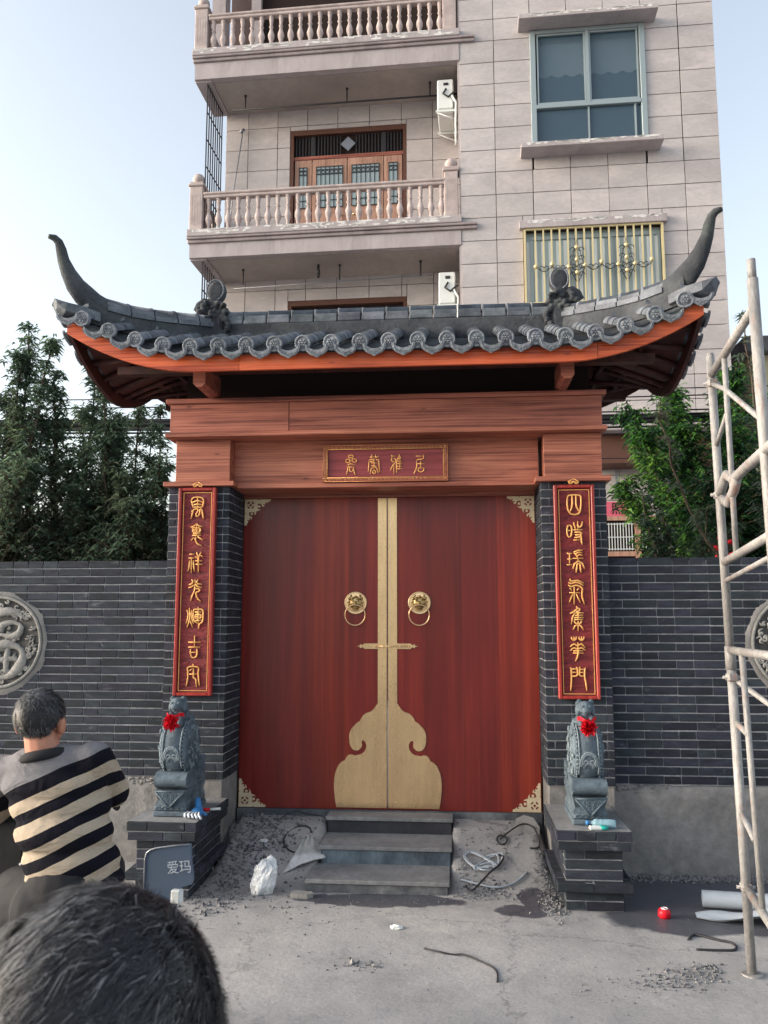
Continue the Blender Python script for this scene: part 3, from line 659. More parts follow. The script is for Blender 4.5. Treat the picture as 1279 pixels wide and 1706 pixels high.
# --- hip ridges with upswept horns (front and rear)
TOP = [(1.35, 4.182), (1.54, 4.143), (1.75, 4.104), (1.90, 4.090), (2.01, 4.093), (2.075, 4.122), (2.13, 4.166), (2.196, 4.242), (2.236, 4.334), (2.256, 4.450)]
def toph(a):
    for (p, q), (r, s) in zip(TOP, TOP[1:]):
        if a <= r: return q+(s-q)*max(0, (a-p))/(r-p)
    return TOP[-1][1]
for sx in (-1, 1):
    for sy in (-1, 1):
        P = lambda a, z: Vector((sx*a, .25+sy*(a-1.35), z))
        dirv = Vector((sx, sy, 0)).normalized(); nrm = Vector((-sy, sx, 0)).normalized()*1.0
        # plaster body under the tiles
        V = []; A = list(np.linspace(1.33, 2.13, 14))
        for a in A:
            zb = ZE+lift(XC-a)+SL*(XC-a)-.07; zt = toph(a)-.10 if a < 1.98 else toph(a)-.10
            for s_, z in ((1, zb), (.8, zt), (-.8, zt), (-1, zb)): V.append(P(a, z)+nrm*s_*.062)
        F = [(4*i+k, 4*i+(k+1) % 4, 4*i+4+(k+1) % 4, 4*i+4+k) for i in range(len(A)-1) for k in range(4)]+[(0, 1, 2, 3), tuple(4*len(A)-1-k for k in range(4))]
        MB().add(V, F).build('hip_body', M_plast, roof)
        A = list(np.linspace(1.36, 2.02, 6))
        for a, b in zip(A, A[1:]):
            za, zb = toph(a), toph(b); g = .004
            for (h0, h1, wd, nm) in ((.098, .062, .060, 'hip_tile'), (.060, .028, .045, 'hip_tile')):
                pa, pb = P(a+g, za), P(b-g, zb); V = []
                for q in (pa, pb):
                    for s_, h in ((1, h0), (1, h1), (-1, h1), (-1, h0)): V.append(q+nrm*s_*wd-Vector((0, 0, h)))
                MB().add(V, [(0, 1, 2, 3), (7, 6, 5, 4), (0, 4, 5, 1), (1, 5, 6, 2), (2, 6, 7, 3), (3, 7, 4, 0)]).build(nm, M_tile, roof)
            pa, pb = P(a+g*.5, za-.022), P(b-g*.5, zb-.022); m1 = pa.lerp(pb, .12)
            MB().tube([pa, m1, m1+(pb-pa)*.004, pb], [.036, .036, .031, .031], 12).build('hip_cap', M_tile, roof)
        # horn: sweep of flattened ellipses up the diagonal plane
        C = [(1.78, 4.00, .070), (1.90, 4.00, .085), (2.00, 4.010, .088), (2.075, 4.042, .092), (2.13, 4.092, .090), (2.175, 4.150, .074), (2.212, 4.228, .055), (2.240, 4.31, .041), (2.254, 4.385, .036), (2.268, 4.436, .029), (2.290, 4.458, .024), (2.318, 4.458, .016)]
        pts = [P(a, z) for a, z, r in C]; V = []; n = 12
        for i, p in enumerate(pts):
            d = (pts[min(i+1, len(pts)-1)]-pts[max(0, i-1)]).normalized(); up = nrm.cross(d).normalized(); r = C[i][2]; tk = min(.05, r*1.0+.004)
            for k in range(n): t = 2*PI*k/n; V.append(p+up*math.cos(t)*r+nrm*math.sin(t)*tk)
        F = [(i*n+k, i*n+(k+1) % n, (i+1)*n+(k+1) % n, (i+1)*n+k) for i in range(len(pts)-1) for k in range(n)]+[tuple(range(n)), tuple(len(V)-1-k for k in range(n))]
        MB().add(V, F, 0, True).build('horn', M_plast, roof)
        # corner tile wrapping under the horn
        ct = MB(); pc = P(2.235, 3.945)
        V = []
        for (a, z, wv) in ((2.06, 4.00, .085), (2.16, 4.015, .10), (2.235, 4.02, .085), (2.275, 4.025, .05)):
            for s_ in (-1, -.5, 0, .5, 1): V.append(P(a, z-.035*abs(s_)-.01)+nrm*s_*wv)
        for (a, z, wv) in ((2.06, 3.86, .085), (2.16, 3.87, .10), (2.235, 3.885, .085), (2.265, 3.93, .05)):
            for s_ in (-1, -.5, 0, .5, 1): V.append(P(a, z+.03*abs(s_))+nrm*s_*wv)
        F = [(i*5+k, i*5+k+1, i*5+6+k, i*5+5+k) for i in range(3) for k in range(4)]; F += [tuple(20+q for q in reversed(f)) for f in F]
        rim = [0, 1, 2, 3, 4, 9, 14, 19, 18, 17, 16, 15, 10, 5]; F += [(rim[i], rim[(i+1) % 14], rim[(i+1) % 14]+20, rim[i]+20) for i in range(14)]
        ct.add(V, F).build('corner_tile', M_tile, roof)
# --- ridge-end ornaments: paddle-shaped head rising from carved clouds
for sx in (-1, 1):
    mb = MB(); lab = 'carved ridge-end ornament with rounded paddle head'
    cx = sx*1.36
    mb.ball((cx+sx*.0, .20, 4.375), (.082, .045, .098), 16); mb.ball((cx+sx*.01, .20, 4.29), (.060, .045, .09), 12)
    mb.box(cx-.06, cx+.06, .15, .30, 3.98, 4.22, 0, .02)
    rr = random.Random(5)
    for k in range(60):
        a = rr.uniform(-.085, .15)*1.0; z = 4.13+rr.uniform(0, .17)*(1-abs(a-.02)*2.6); mb.ball((cx+sx*a, .20+rr.uniform(-.06, .07), z), (rr.uniform(.018, .036), rr.uniform(.02, .04), rr.uniform(.016, .03)), 8)
    mb.ball((cx+sx*.03, .21, 4.20), (.10, .05, .07), 12)
    for k in range(7): t = k/6; mb.ball((cx-sx*(.02+.09*math.sin(t*3)), .17, 4.19-.2*t), (.026, .03, .026), 8)
    mb.tube([(cx+sx*.04, .19, 4.28), (cx+sx*.10, .19, 4.30), (cx+sx*.145, .19, 4.27), (cx+sx*.17, .19, 4.22)], [.028, .03, .026, .022], 8)
    o = remesh(mb.build('ridge_ornament', M_plast, roof), .006, 1)
    rimm = MB(); rimm.tube([(cx+.068*math.cos(t), .152, 4.378+.084*math.sin(t)) for t in np.linspace(-1.2, PI+1.2, 24)], .007, 6); rimm.build('ornament_rim', M_tile, roof)
# ------------------------------------------------------------ couplet boards and name plaque
CHARS = {'L': ['-1444,2647 -1430,2669 -1396,2673 -1362,2668 -1348,2651 -1350,2613 -1360,2594 -1394,2596 -1428,2597 -1433,2618 -1444,2647|-1434,2633 -1395,2648 -1353,2632|-1428,2614 -1394,2619 -1355,2613|-1396,2671 -1394,2596|-1394,2596 -1393,2583 -1418,2580 -1441,2561|-1422,2579 -1431,2551 -1441,2508|-1393,2583 -1387,2570 -1404,2546 -1401,2527 -1382,2529 -1373,2565 -1375,2580 -1359,2578 -1353,2541 -1345,2507', '-1397,2470 -1414,2453 -1443,2444|-1397,2470 -1380,2453 -1351,2449|-1428,2431 -1423,2439 -1370,2438 -1366,2426 -1369,2407 -1425,2408 -1428,2431|-1427,2423 -1365,2423|-1397,2465 -1395,2383|-1424,2397 -1364,2396|-1427,2383 -1361,2383|-1414,2371 -1435,2345|-1399,2374 -1404,2351 -1391,2322 -1354,2303|-1387,2374 -1367,2359 -1345,2348', '-1446,2242 -1408,2242|-1450,2213 -1407,2213|-1429,2213 -1428,2100|-1442,2194 -1444,2152 -1453,2114|-1413,2194 -1410,2152 -1404,2114|-1391,2258 -1383,2232 -1377,2215|-1357,2258 -1369,2232 -1377,2215 -1374,2105|-1401,2223 -1390,2215 -1377,2211|-1361,2234 -1342,2222|-1399,2192 -1348,2192|-1398,2166 -1345,2166', '-1397,2053 -1395,2020|-1424,2053 -1411,2041 -1420,2020 -1444,2015|-1373,2053 -1385,2036 -1377,2020 -1343,2018|-1401,2015 -1424,1997 -1446,1992|-1395,2020 -1377,2001 -1343,1992|-1401,2011 -1396,1992 -1402,1961 -1415,1936 -1426,1894|-1402,1983 -1376,1987 -1360,1979 -1363,1964 -1387,1958 -1384,1931 -1371,1908 -1349,1889', '-1452,1830 -1440,1796 -1446,1758 -1455,1729|-1434,1844 -1428,1787 -1431,1749 -1448,1699|-1426,1749 -1405,1699|-1414,1827 -1418,1791 -1409,1758 -1400,1725|-1368,1849 -1364,1727|-1402,1825 -1395,1832 -1340,1834 -1328,1820 -1328,1758 -1335,1737 -1357,1725 -1361,1691|-1402,1825 -1403,1782 -1396,1749 -1367,1727|-1391,1813 -1345,1813|-1388,1795 -1344,1795 -1343,1768 -1388,1768 -1388,1795|-1388,1782 -1344,1782|-1387,1752 -1340,1752', '-1389,1639 -1386,1559|-1436,1592 -1343,1592|-1435,1556 -1346,1556|-1416,1544 -1417,1511 -1406,1483 -1389,1478 -1372,1486 -1365,1512 -1369,1545|-1417,1518 -1366,1519', '-1394,1434 -1393,1415|-1439,1405 -1421,1413 -1393,1416 -1363,1413 -1349,1404|-1436,1405 -1430,1370 -1431,1323 -1441,1272|-1350,1404 -1354,1371 -1350,1324 -1342,1275|-1396,1401 -1420,1384|-1390,1401 -1389,1335 -1370,1324 -1364,1268|-1420,1361 -1366,1361'], 'R': ['1348,2639 1358,2651 1397,2654 1439,2650 1445,2638 1443,2577 1435,2530 1421,2513 1393,2509 1366,2516 1348,2545 1344,2592 1348,2639|1381,2651 1382,2591 1376,2558 1361,2528|1409,2650 1407,2591 1413,2558 1433,2527', '1357,2434 1343,2427 1337,2394 1341,2357 1354,2345 1368,2357 1374,2394 1370,2427 1357,2434|1338,2394 1372,2394|1387,2455 1393,2427 1399,2401|1416,2462 1415,2401|1451,2459 1441,2426 1427,2416 1419,2431|1383,2399 1450,2399|1392,2382 1431,2383 1444,2371 1430,2363 1394,2363|1391,2344 1430,2346 1437,2361|1383,2325 1425,2326|1438,2363 1438,2323 1444,2293', '1333,2229 1369,2228|1352,2228 1350,2147|1334,2188 1368,2188|1330,2147 1367,2147|1383,2237 1413,2251 1445,2251|1383,2237 1403,2212 1413,2175|1397,2227 1417,2237 1442,2232|1407,2211 1421,2220 1444,2214|1373,2193 1448,2193|1375,2119 1383,2152 1413,2175 1442,2156 1455,2119|1395,2091 1400,2124 1404,2154 1424,2154 1426,2124 1429,2091', '1350,2048 1352,2031 1375,2031 1407,2036 1447,2015|1338,2022 1356,2011 1388,2022 1416,2017 1445,1997|1335,2002 1356,1990 1392,2001 1419,1994 1437,1978 1431,1939 1433,1912 1447,1866|1346,1983 1360,1965|1412,1983 1398,1964|1343,1948 1418,1947|1378,1990 1375,1866|1366,1939 1341,1880|1391,1939 1418,1877', '1388,1851 1400,1837 1383,1823 1364,1809 1345,1801|1400,1839 1415,1831 1408,1819 1387,1813|1385,1812 1361,1777 1351,1724|1385,1805 1438,1805|1378,1788 1435,1788|1373,1772 1437,1772|1370,1758 1434,1758|1401,1814 1400,1756|1370,1749 1380,1731 1399,1729 1417,1731 1424,1749|1399,1749 1397,1676|1394,1722 1375,1712 1363,1685|1403,1722 1421,1710 1434,1683', '1348,1634 1354,1616 1368,1611 1380,1618 1385,1637|1368,1637 1367,1605|1401,1637 1405,1618 1418,1611 1432,1618 1437,1637|1419,1637 1418,1605|1338,1566 1365,1588 1390,1570 1417,1589 1443,1559|1340,1540 1364,1561 1390,1547 1417,1561 1444,1541|1359,1538 1427,1538|1356,1522 1430,1522|1393,1595 1393,1525 1387,1493 1371,1466', '1335,1422 1342,1411 1342,1352 1339,1306 1333,1259|1379,1424 1385,1411 1384,1370 1374,1361 1345,1361|1342,1411 1383,1411|1343,1388 1384,1388|1440,1420 1435,1406 1433,1357 1441,1307 1446,1262|1401,1427 1397,1370 1406,1362 1433,1362|1401,1409 1437,1409|1398,1388 1436,1388'], 'C': ['-264,2997 -236,2996 -230,2987 -237,2976 -262,2977 -268,2988 -264,2997|-289,2952 -282,2965 -271,2966 -257,2962 -253,2951 -259,2941 -271,2938 -284,2942 -289,2952|-241,2955 -236,2966 -223,2968 -209,2963 -204,2953 -210,2943 -223,2941 -235,2945 -241,2955|-271,2922 -251,2931 -216,2920|-269,2923 -271,2887 -281,2849|-265,2905 -216,2904|-258,2905 -258,2874 -244,2868 -233,2875 -237,2890|-228,2902 -224,2868 -213,2843', '-103,2980 -87,2977 -74,2981|-89,2999 -89,2970|-62,2999 -61,2970|-66,2981 -51,2977 -35,2987|-107,2959 -112,2909 -115,2868|-107,2959 -73,2959 -73,2945 -103,2945|-59,2958 -36,2958 -34,2926 -28,2863|-94,2934 -48,2933|-71,2968 -71,2876|-94,2913 -48,2912|-73,2909 -94,2888 -101,2848|-69,2909 -48,2890 -39,2851|-83,2864 -78,2875 -66,2876 -58,2865 -63,2853 -76,2851 -83,2864', '60,2993 64,2984 92,2984|67,2982 60,2953 69,2939 83,2946|78,2964 92,2964 94,2939 71,2914 53,2875|79,2919 79,2845|117,2996 122,2981 110,2969 102,2953 98,2917 100,2852|113,2978 130,2976 127,2963 110,2960|104,2945 138,2944|103,2925 140,2926|103,2906 138,2905|102,2887 145,2886|125,2960 124,2890', '244,2981 301,2980|305,2994 303,2964 294,2958 251,2953|251,2953 253,2904 244,2875 231,2847|255,2922 315,2921|281,2943 281,2892|262,2893 263,2868 283,2857 304,2867 306,2892|262,2889 304,2889']}
def strokes(mb, s, y, r):
    for st in s.split('|'):
        P = [tuple(int(v)/1000 for v in q.split(',')) for q in st.split()]
        Q = []                                     # round the corners a little
        for i, p in enumerate(P):
            if 0 < i < len(P)-1:
                a, b = P[i-1], P[i+1]; Q += [(p[0]*.75+a[0]*.25, p[1]*.75+a[1]*.25), (p[0]*.9+(a[0]+b[0])*.05, p[1]*.9+(a[1]+b[1])*.05), (p[0]*.75+b[0]*.25, p[1]*.75+b[1]*.25)]
            else: Q.append(p)
        mb.tube([(p[0], y, p[1]) for p in Q], [r*.75]+[r]*(len(Q)-2)+[r*.75], 6)
def board(key, x0, x1, z0, z1, label):
    t = empty('couplet_board', ((x0+x1)/2, -.03, z0), label=label, cat='couplet board', group='carved couplet boards on the gate pillars')
    ox, oz = (x0+x1)/2, z0; W = (x1-x0)/2; Hh = z1-z0; f = .024
    MB().box(-W+f*.5, W-f*.5, -.008, .018, f*.5, Hh-f*.5).build('panel', M_couplet, t)
    fr = MB()
    for a, b, c, d in ((-W, -W+f, 0, Hh), (W-f, W, 0, Hh)): fr.box(a, b, -.030, .02, c, d, 0, .005)
    for c, d in ((0, f), (Hh-f, Hh)): fr.box(-W+f+.0005, W-f-.0005, -.029, .02, c, d, 0, .005)
    fr.build('frame', M_redframe, t)
    g = MB(); i = .034
    for a, b, c, d in ((-W+i, -W+i+.0045, i, Hh-i), (W-i-.0045, W-i, i, Hh-i)): g.box(a, b, -.0135, -.008, c, d)
    for c, d in ((i, i+.0045), (Hh-i-.0045, Hh-i)): g.box(-W+i+.005, W-i-.005, -.0135, -.008, c, d)
    g.build('gold_line', M_gold, t)
    for s in CHARS[key]:
        mb = MB(); strokes(mb, s, 0, .0062); mb.v = [(a-ox, b-.013, c-oz) for a, b, c in mb.v]; mb.build('gilded_character', M_gold, t)
    hk = MB(); zz = Hh+.022
    for s_ in (-1, 1):
        hk.tube([(0, -.02, zz+.022), (s_*.02, -.02, zz+.012), (s_*.037, -.02, zz), (s_*.030, -.02, zz-.014), (s_*.012, -.02, zz-.012), (0, -.02, zz), (-s_*.006, -.02, zz+.006)], .0042, 6)
        hk.tube([(s_*.020+.008*math.cos(a), -.02, zz-.001+.006*math.sin(a)) for a in np.linspace(0, 2*PI, 12)], .003, 5)
    hk.build('hook', M_gold, t)
    return t
board('L', -1.538, -1.252, 1.205, 2.742, 'red carved couplet board with gold seal characters on the left pillar, 萬裏祥光煇吉宅')
board('R', 1.249, 1.538, 1.202, 2.727, 'red carved couplet board with gold seal characters on the right pillar, 四時瑞氣集華門')
t = empty('name_plaque', (.012, .06, 2.93), label='wide red name plaque with four gold seal characters and fret border above the doors', cat='plaque')
W, Hh = .474, .142
MB().box(-W+.03, W-.03, .012, .04, -Hh+.03, Hh-.03).build('panel', M_plaque, t)
fr = MB(); f = .036
for a, b, c, d in ((-W, -W+f, -Hh, Hh), (W-f, W, -Hh, Hh)): fr.box(a, b, -.002, .04, c, d, 0, .002)
for c, d in ((-Hh, -Hh+f), (Hh-f, Hh)): fr.box(-W+f+.0004, W-f-.0004, -.002, .04, c, d, 0, .002)
fr.build('frame', M_plaque, t)
g = MB(); q = .0018
def fret(p0, p1, up):
    d = Vector(p1)-Vector(p0); L = d.length; d.normalize(); n = int(L/.030); u = Vector(up)
    for k in range(n):
        o = Vector(p0)+d*(L*k/n); w = L/n
        P = [o+u*.006, o+u*.024, o+d*w*.72+u*.024, o+d*w*.72+u*.011, o+d*w*.36+u*.011, o+d*w*.36+u*.017]
        g.tube([(p.x, -.0035, p.y) for p in P], q, 4); P2 = [o+u*.006, o+d*w+u*.006]
    g.tube([(p0[0], -.0035, p0[1]), (p1[0], -.0035, p1[1])], q, 4)
e = .004
fret((-W+e, -Hh+e), (W-e, -Hh+e), (0, 1)); fret((W-e, Hh-e), (-W+e, Hh-e), (0, -1)); fret((-W+e, Hh-e), (-W+e, -Hh+e), (1, 0)); fret((W-e, -Hh+e), (W-e, Hh-e), (-1, 0))
e = f-.002
for a, b in (((-W+e, -Hh+e), (W-e, -Hh+e)), ((W-e, -Hh+e), (W-e, Hh-e)), ((W-e, Hh-e), (-W+e, Hh-e)), ((-W+e, Hh-e), (-W+e, -Hh+e))): g.tube([(a[0], -.0035, a[1]), (b[0], -.0035, b[1])], .0028, 4)
g.build('fret_border', M_gold, t)
for s in CHARS['C']:
    mb = MB(); strokes(mb, s, 0, .0046); mb.v = [(a-.012, b+.0088, c-2.93) for a, b, c in mb.v]; mb.build('gilded_character', M_gold, t)

# ------------------------------------------------------------ side walls with carved roundels
def side_wall(sx, label):
    t = empty('brick_wall', (sx*2.6, .10, 0), label=label, cat='brick wall'); off = Vector((sx*2.6, .10, 0))
    a0, a1 = (1.640, 3.35); far = 5.6; MX = 2.978; MZ = 1.585; MR = .362
    core = MB()
    # wall core with its face 4 mm behind the brick faces; mortar shows in the joints
    core.box(min(sx*1.645, sx*far), max(sx*1.645, sx*far), .106, .34, .60, 2.185); core.v = [tuple(Vector(v)-off) for v in core.v]; core.build('mortar_core', M_mortar, t)
    H = CH-.0095; z = .603+CH/2; k = 0; rest = MB(); n0 = []
    while z < 2.2:
        xs_ = sorted((sx*a0, sx*a1)); st = (.10, .22)[k % 2]
        class _P: pass
        pats = (.245, .245, .12) if k % 5 else (.12, .12, .245)
        a = xs_[0]; first = True
        while a < xs_[1]-.02:
            L = st if first else random.choice(pats); first = False; e = min(a+L, xs_[1])
            if xs_[1]-e < .03: e = xs_[1]
            cut = [(a, e)]
            if abs(z-MZ) < MR:
                h = math.sqrt(MR**2-(z-MZ)**2); c0, c1 = sx*MX-h, sx*MX+h; cut = [(a, min(e, c0)), (max(a, c1), e)]
            for p, q in cut:
                if q-p > .02:
                    me = brick_mesh(q-p-.0048, .05, H); j = random.uniform
                    inst('brick', me, t, ((p+q)/2-off.x, .025+j(-.002, .0015), z), (j(-.003, .003), j(-.004, .004), j(-.004, .004)))
            a = e
        xs2 = sorted((sx*(a1+.003), sx*far)); brick_run(t, xs2[0]-off.x, xs2[1]-off.x, 0, z, H, 'X', .05, -1, start=st, stuff=rest)
        z += CH; k += 1
    rest.build('farther_bricks', M_brick, t, kind='stuff')
    # rough rendered plinth, uneven top edge
    rr = random.Random(11+sx); V = []; N = 60; xs_ = [1.636+(far-1.636)*(i/N)**1.6 for i in range(N+1)]; zs_ = [-.2, 0, .12, .25, .38, .50, .575, .60]
    for j, zz in enumerate(zs_):
        for x in xs_:
            nn = noise.noise(Vector((x*3, zz*4, sx*5)))*.016+noise.noise(Vector((x*11, zz*11, sx*5)))*.006
            dz = noise.noise(Vector((x*5, 7, sx)))*.022 if j >= 6 else 0
            V.append((sx*x-off.x, (-.004+nn-(.018 if zz < .3 else .006)) if j < 7 else .02, zz+dz))
    n = N+1; F = [(j*n+i, j*n+i+1, (j+1)*n+i+1, (j+1)*n+i) for j in range(len(zs_)-1) for i in range(N)]
    pl = MB(); pl.add(V, F, 0, True); pl.build('rendered_plinth', M_conc, t)
    # chip of torn mortar under the bricks near the pillar
    cm = MB()
    for i in range(26): cm.ball((sx*rr.uniform(1.66, 2.0)-off.x, -.012, rr.uniform(.55, .60)), (rr.uniform(.01, .03), .006, rr.uniform(.004, .012)), 6)
    cm.build('torn_mortar', M_conc, t, kind='stuff')
    # carved roundel
    m = empty('carved_roundel', (sx*MX, .098, MZ), label='round cast relief with a large fortune character set in the %s brick wall' % ('left' if sx < 0 else 'right'), cat='relief roundel')
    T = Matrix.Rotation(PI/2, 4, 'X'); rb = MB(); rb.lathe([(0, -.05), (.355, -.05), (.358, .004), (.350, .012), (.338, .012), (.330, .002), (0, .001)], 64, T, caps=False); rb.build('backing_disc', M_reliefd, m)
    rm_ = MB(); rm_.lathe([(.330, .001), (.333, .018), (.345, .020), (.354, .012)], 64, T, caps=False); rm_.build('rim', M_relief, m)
    cu = MB(); rr = random.Random(3)
    for k in range(150):
        a = rr.uniform(0, 2*PI); r0 = rr.uniform(.235, .318) if k < 105 else rr.uniform(.05, .235); cx, cz = r0*math.cos(a), r0*math.sin(a); rad = rr.uniform(.010, .020); ph = rr.uniform(0, 6.28); tu = rr.choice((-1, 1))
        P = [(cx+rad*(1-.55*u)*math.cos(ph+tu*u*5), -.010-.004*u, cz+rad*(1-.55*u)*math.sin(ph+tu*u*5)) for u in np.linspace(0, 1, 9)]
        P = [(P[0][0]+.02*math.cos(ph-1.3*tu), -.004, P[0][2]+.02*math.sin(ph-1.3*tu))]+P
        cu.tube(P, [.004]+[.0075]*6+[.006, .005, .004], 6)
    cu.build('cloud_scrolls', M_relief, m, kind='stuff')
    ft = MB()
    for P, r0, r1 in (([(-.165, .245), (-.12, .215), (-.095, .18)], .020, .034), ([(-.235, .125), (-.15, .145), (-.075, .155), (-.11, .06), (-.20, -.06)], .026, .018), ([(-.15, .05), (-.145, -.10), (-.155, -.27)], .034, .020), ([(-.12, .01), (-.07, -.045)], .018, .028),
                      ([(-.01, .215), (.07, .235), (.155, .215), (.19, .185)], .030, .030), ([(.02, .075), (.03, .125), (.11, .15), (.175, .125), (.165, .065), (.10, .045), (.02, .06)], .026, .026),
                      ([(-.03, -.07), (.05, -.02), (.15, -.03), (.205, -.085), (.19, -.17), (.12, -.245), (.03, -.265), (-.035, -.215), (-.03, -.08)], .036, .036), ([(.0, -.145), (.08, -.125), (.17, -.13)], .020, .020), ([(.085, -.04), (.08, -.14), (.075, -.235)], .022, .022)):
        n = len(P); Q = []; Rr = []
        for i in range(n-1):
            p0, p1, p2, p3 = [Vector(P[max(0, min(n-1, i+k))]) for k in (-1, 0, 1, 2)]
            for k in range(5):
                u = k/5; q_ = .5*((2*p1)+(p2-p0)*u+(2*p0-5*p1+4*p2-p3)*u*u+(3*p1-p0-3*p2+p3)*u**3); Q.append((q_.x, -.012, q_.y)); Rr.append((r0+(r1-r0)*(i+u)/(n-1))*(.85+.3*math.sin((i+u)*1.9)))
        Q.append((P[-1][0], -.012, P[-1][1])); Rr.append(r1*.6); ft.tube(Q, Rr, 10)
        for v in range(len(ft.v)): pass
    ft.v = [(a_, -.010+(b_+.012)*.62, c_) for a_, b_, c_ in ft.v]
    ft.build('fortune_character', M_relief, m)
    # mortar smeared round the roundel
    ring = MB(); N = 72; V = []
    for k in range(N):
        a = 2*PI*k/N
        for r_, y_ in ((.352, -.004), (.372+.014*noise.noise(Vector((math.cos(a)*4, math.sin(a)*4, sx))), -.007), (.392+.03*noise.noise(Vector((math.cos(a)*3, math.sin(a)*3, 2+sx))), .004)): V.append((r_*math.cos(a), y_, r_*math.sin(a)))
    ring.add(V, [(3*k+i, 3*((k+1) % N)+i, 3*((k+1) % N)+i+1, 3*k+i+1) for k in range(N) for i in range(2)], 0, True); ring.build('mortar_collar', M_conc, m)
side_wall(-1, 'dark grey brick wall left of the gate with pale joints and rendered plinth')
side_wall(1, 'dark grey brick wall right of the gate behind the scaffold')

# ------------------------------------------------------------ brick pedestals
def pedestal(sx, xa, xb, label):
    t = empty('brick_pedestal', ((xa+xb)/2, -.36, 0), label=label, cat='pedestal', group='brick pedestals in front of the pillars'); ox, oy = (xa+xb)/2, -.36
    ya = -.755; h = (xb-xa)/2; i_ = .052
    core = MB(); core.box(-h+i_+.006, h-i_-.006, ya+i_+.006-oy, .0-oy, -.1, .362); core.box(-h+.014, h-.014, ya+.014-oy, -.001-oy, .118, .172); core.box(-h+.014, h-.014, ya+.014-oy, -.001-oy, .3625, .4765)
    core.build('mortar_core', M_mortar, t)
    for z0, z1, ins, st in ((.0, .055, i_, .12), (.058, .116, i_, .24), (.119, .176, 0, .22), (.180, .238, i_, .36), (.240, .298, i_, .36), (.300, .358, i_, .12), (.361, .417, .006, .24), (.420, .478, 0, .12 if sx > 0 else .14)):
        z = (z0+z1)/2; H = z1-z0-.005
        pat = (.36, .245, .12) if ins > .02 else (.245, .245, .12)
        brick_run(t, -h+ins, h-ins, ya+ins-oy, z, H, 'X', .11, -1, start=st, pattern=pat)
        for s_ in (-1, 1): brick_run(t, ya+ins+.112-oy, -.002-oy, s_*(h-ins), z, H, 'Y', .11, s_, start=.12, pattern=pat)
    top = MB(); top.box(-h+.112, h-.112, ya+.112-oy, -.002-oy, .44, .4785, 0); top.build('mortar_bed', M_steptop, t)
    dust = grid_mesh('dust_layer', [(-h+.006)+(2*h-.012)*i/20 for i in range(21)], [ya+.008-oy+(-.01-ya)*i/24 for i in range(25)], lambda x, y: .4795+.0022*noise.noise(Vector((x*14, y*14, 1))), M_steptop)
    inst('dust_layer', dust, t)
    return t
pedestal(-1, -1.578, -1.117, 'grey brick pedestal under the stone drum left of the doors')
pedestal(1, 1.130, 1.588, 'grey brick pedestal under the stone drum right of the doors')

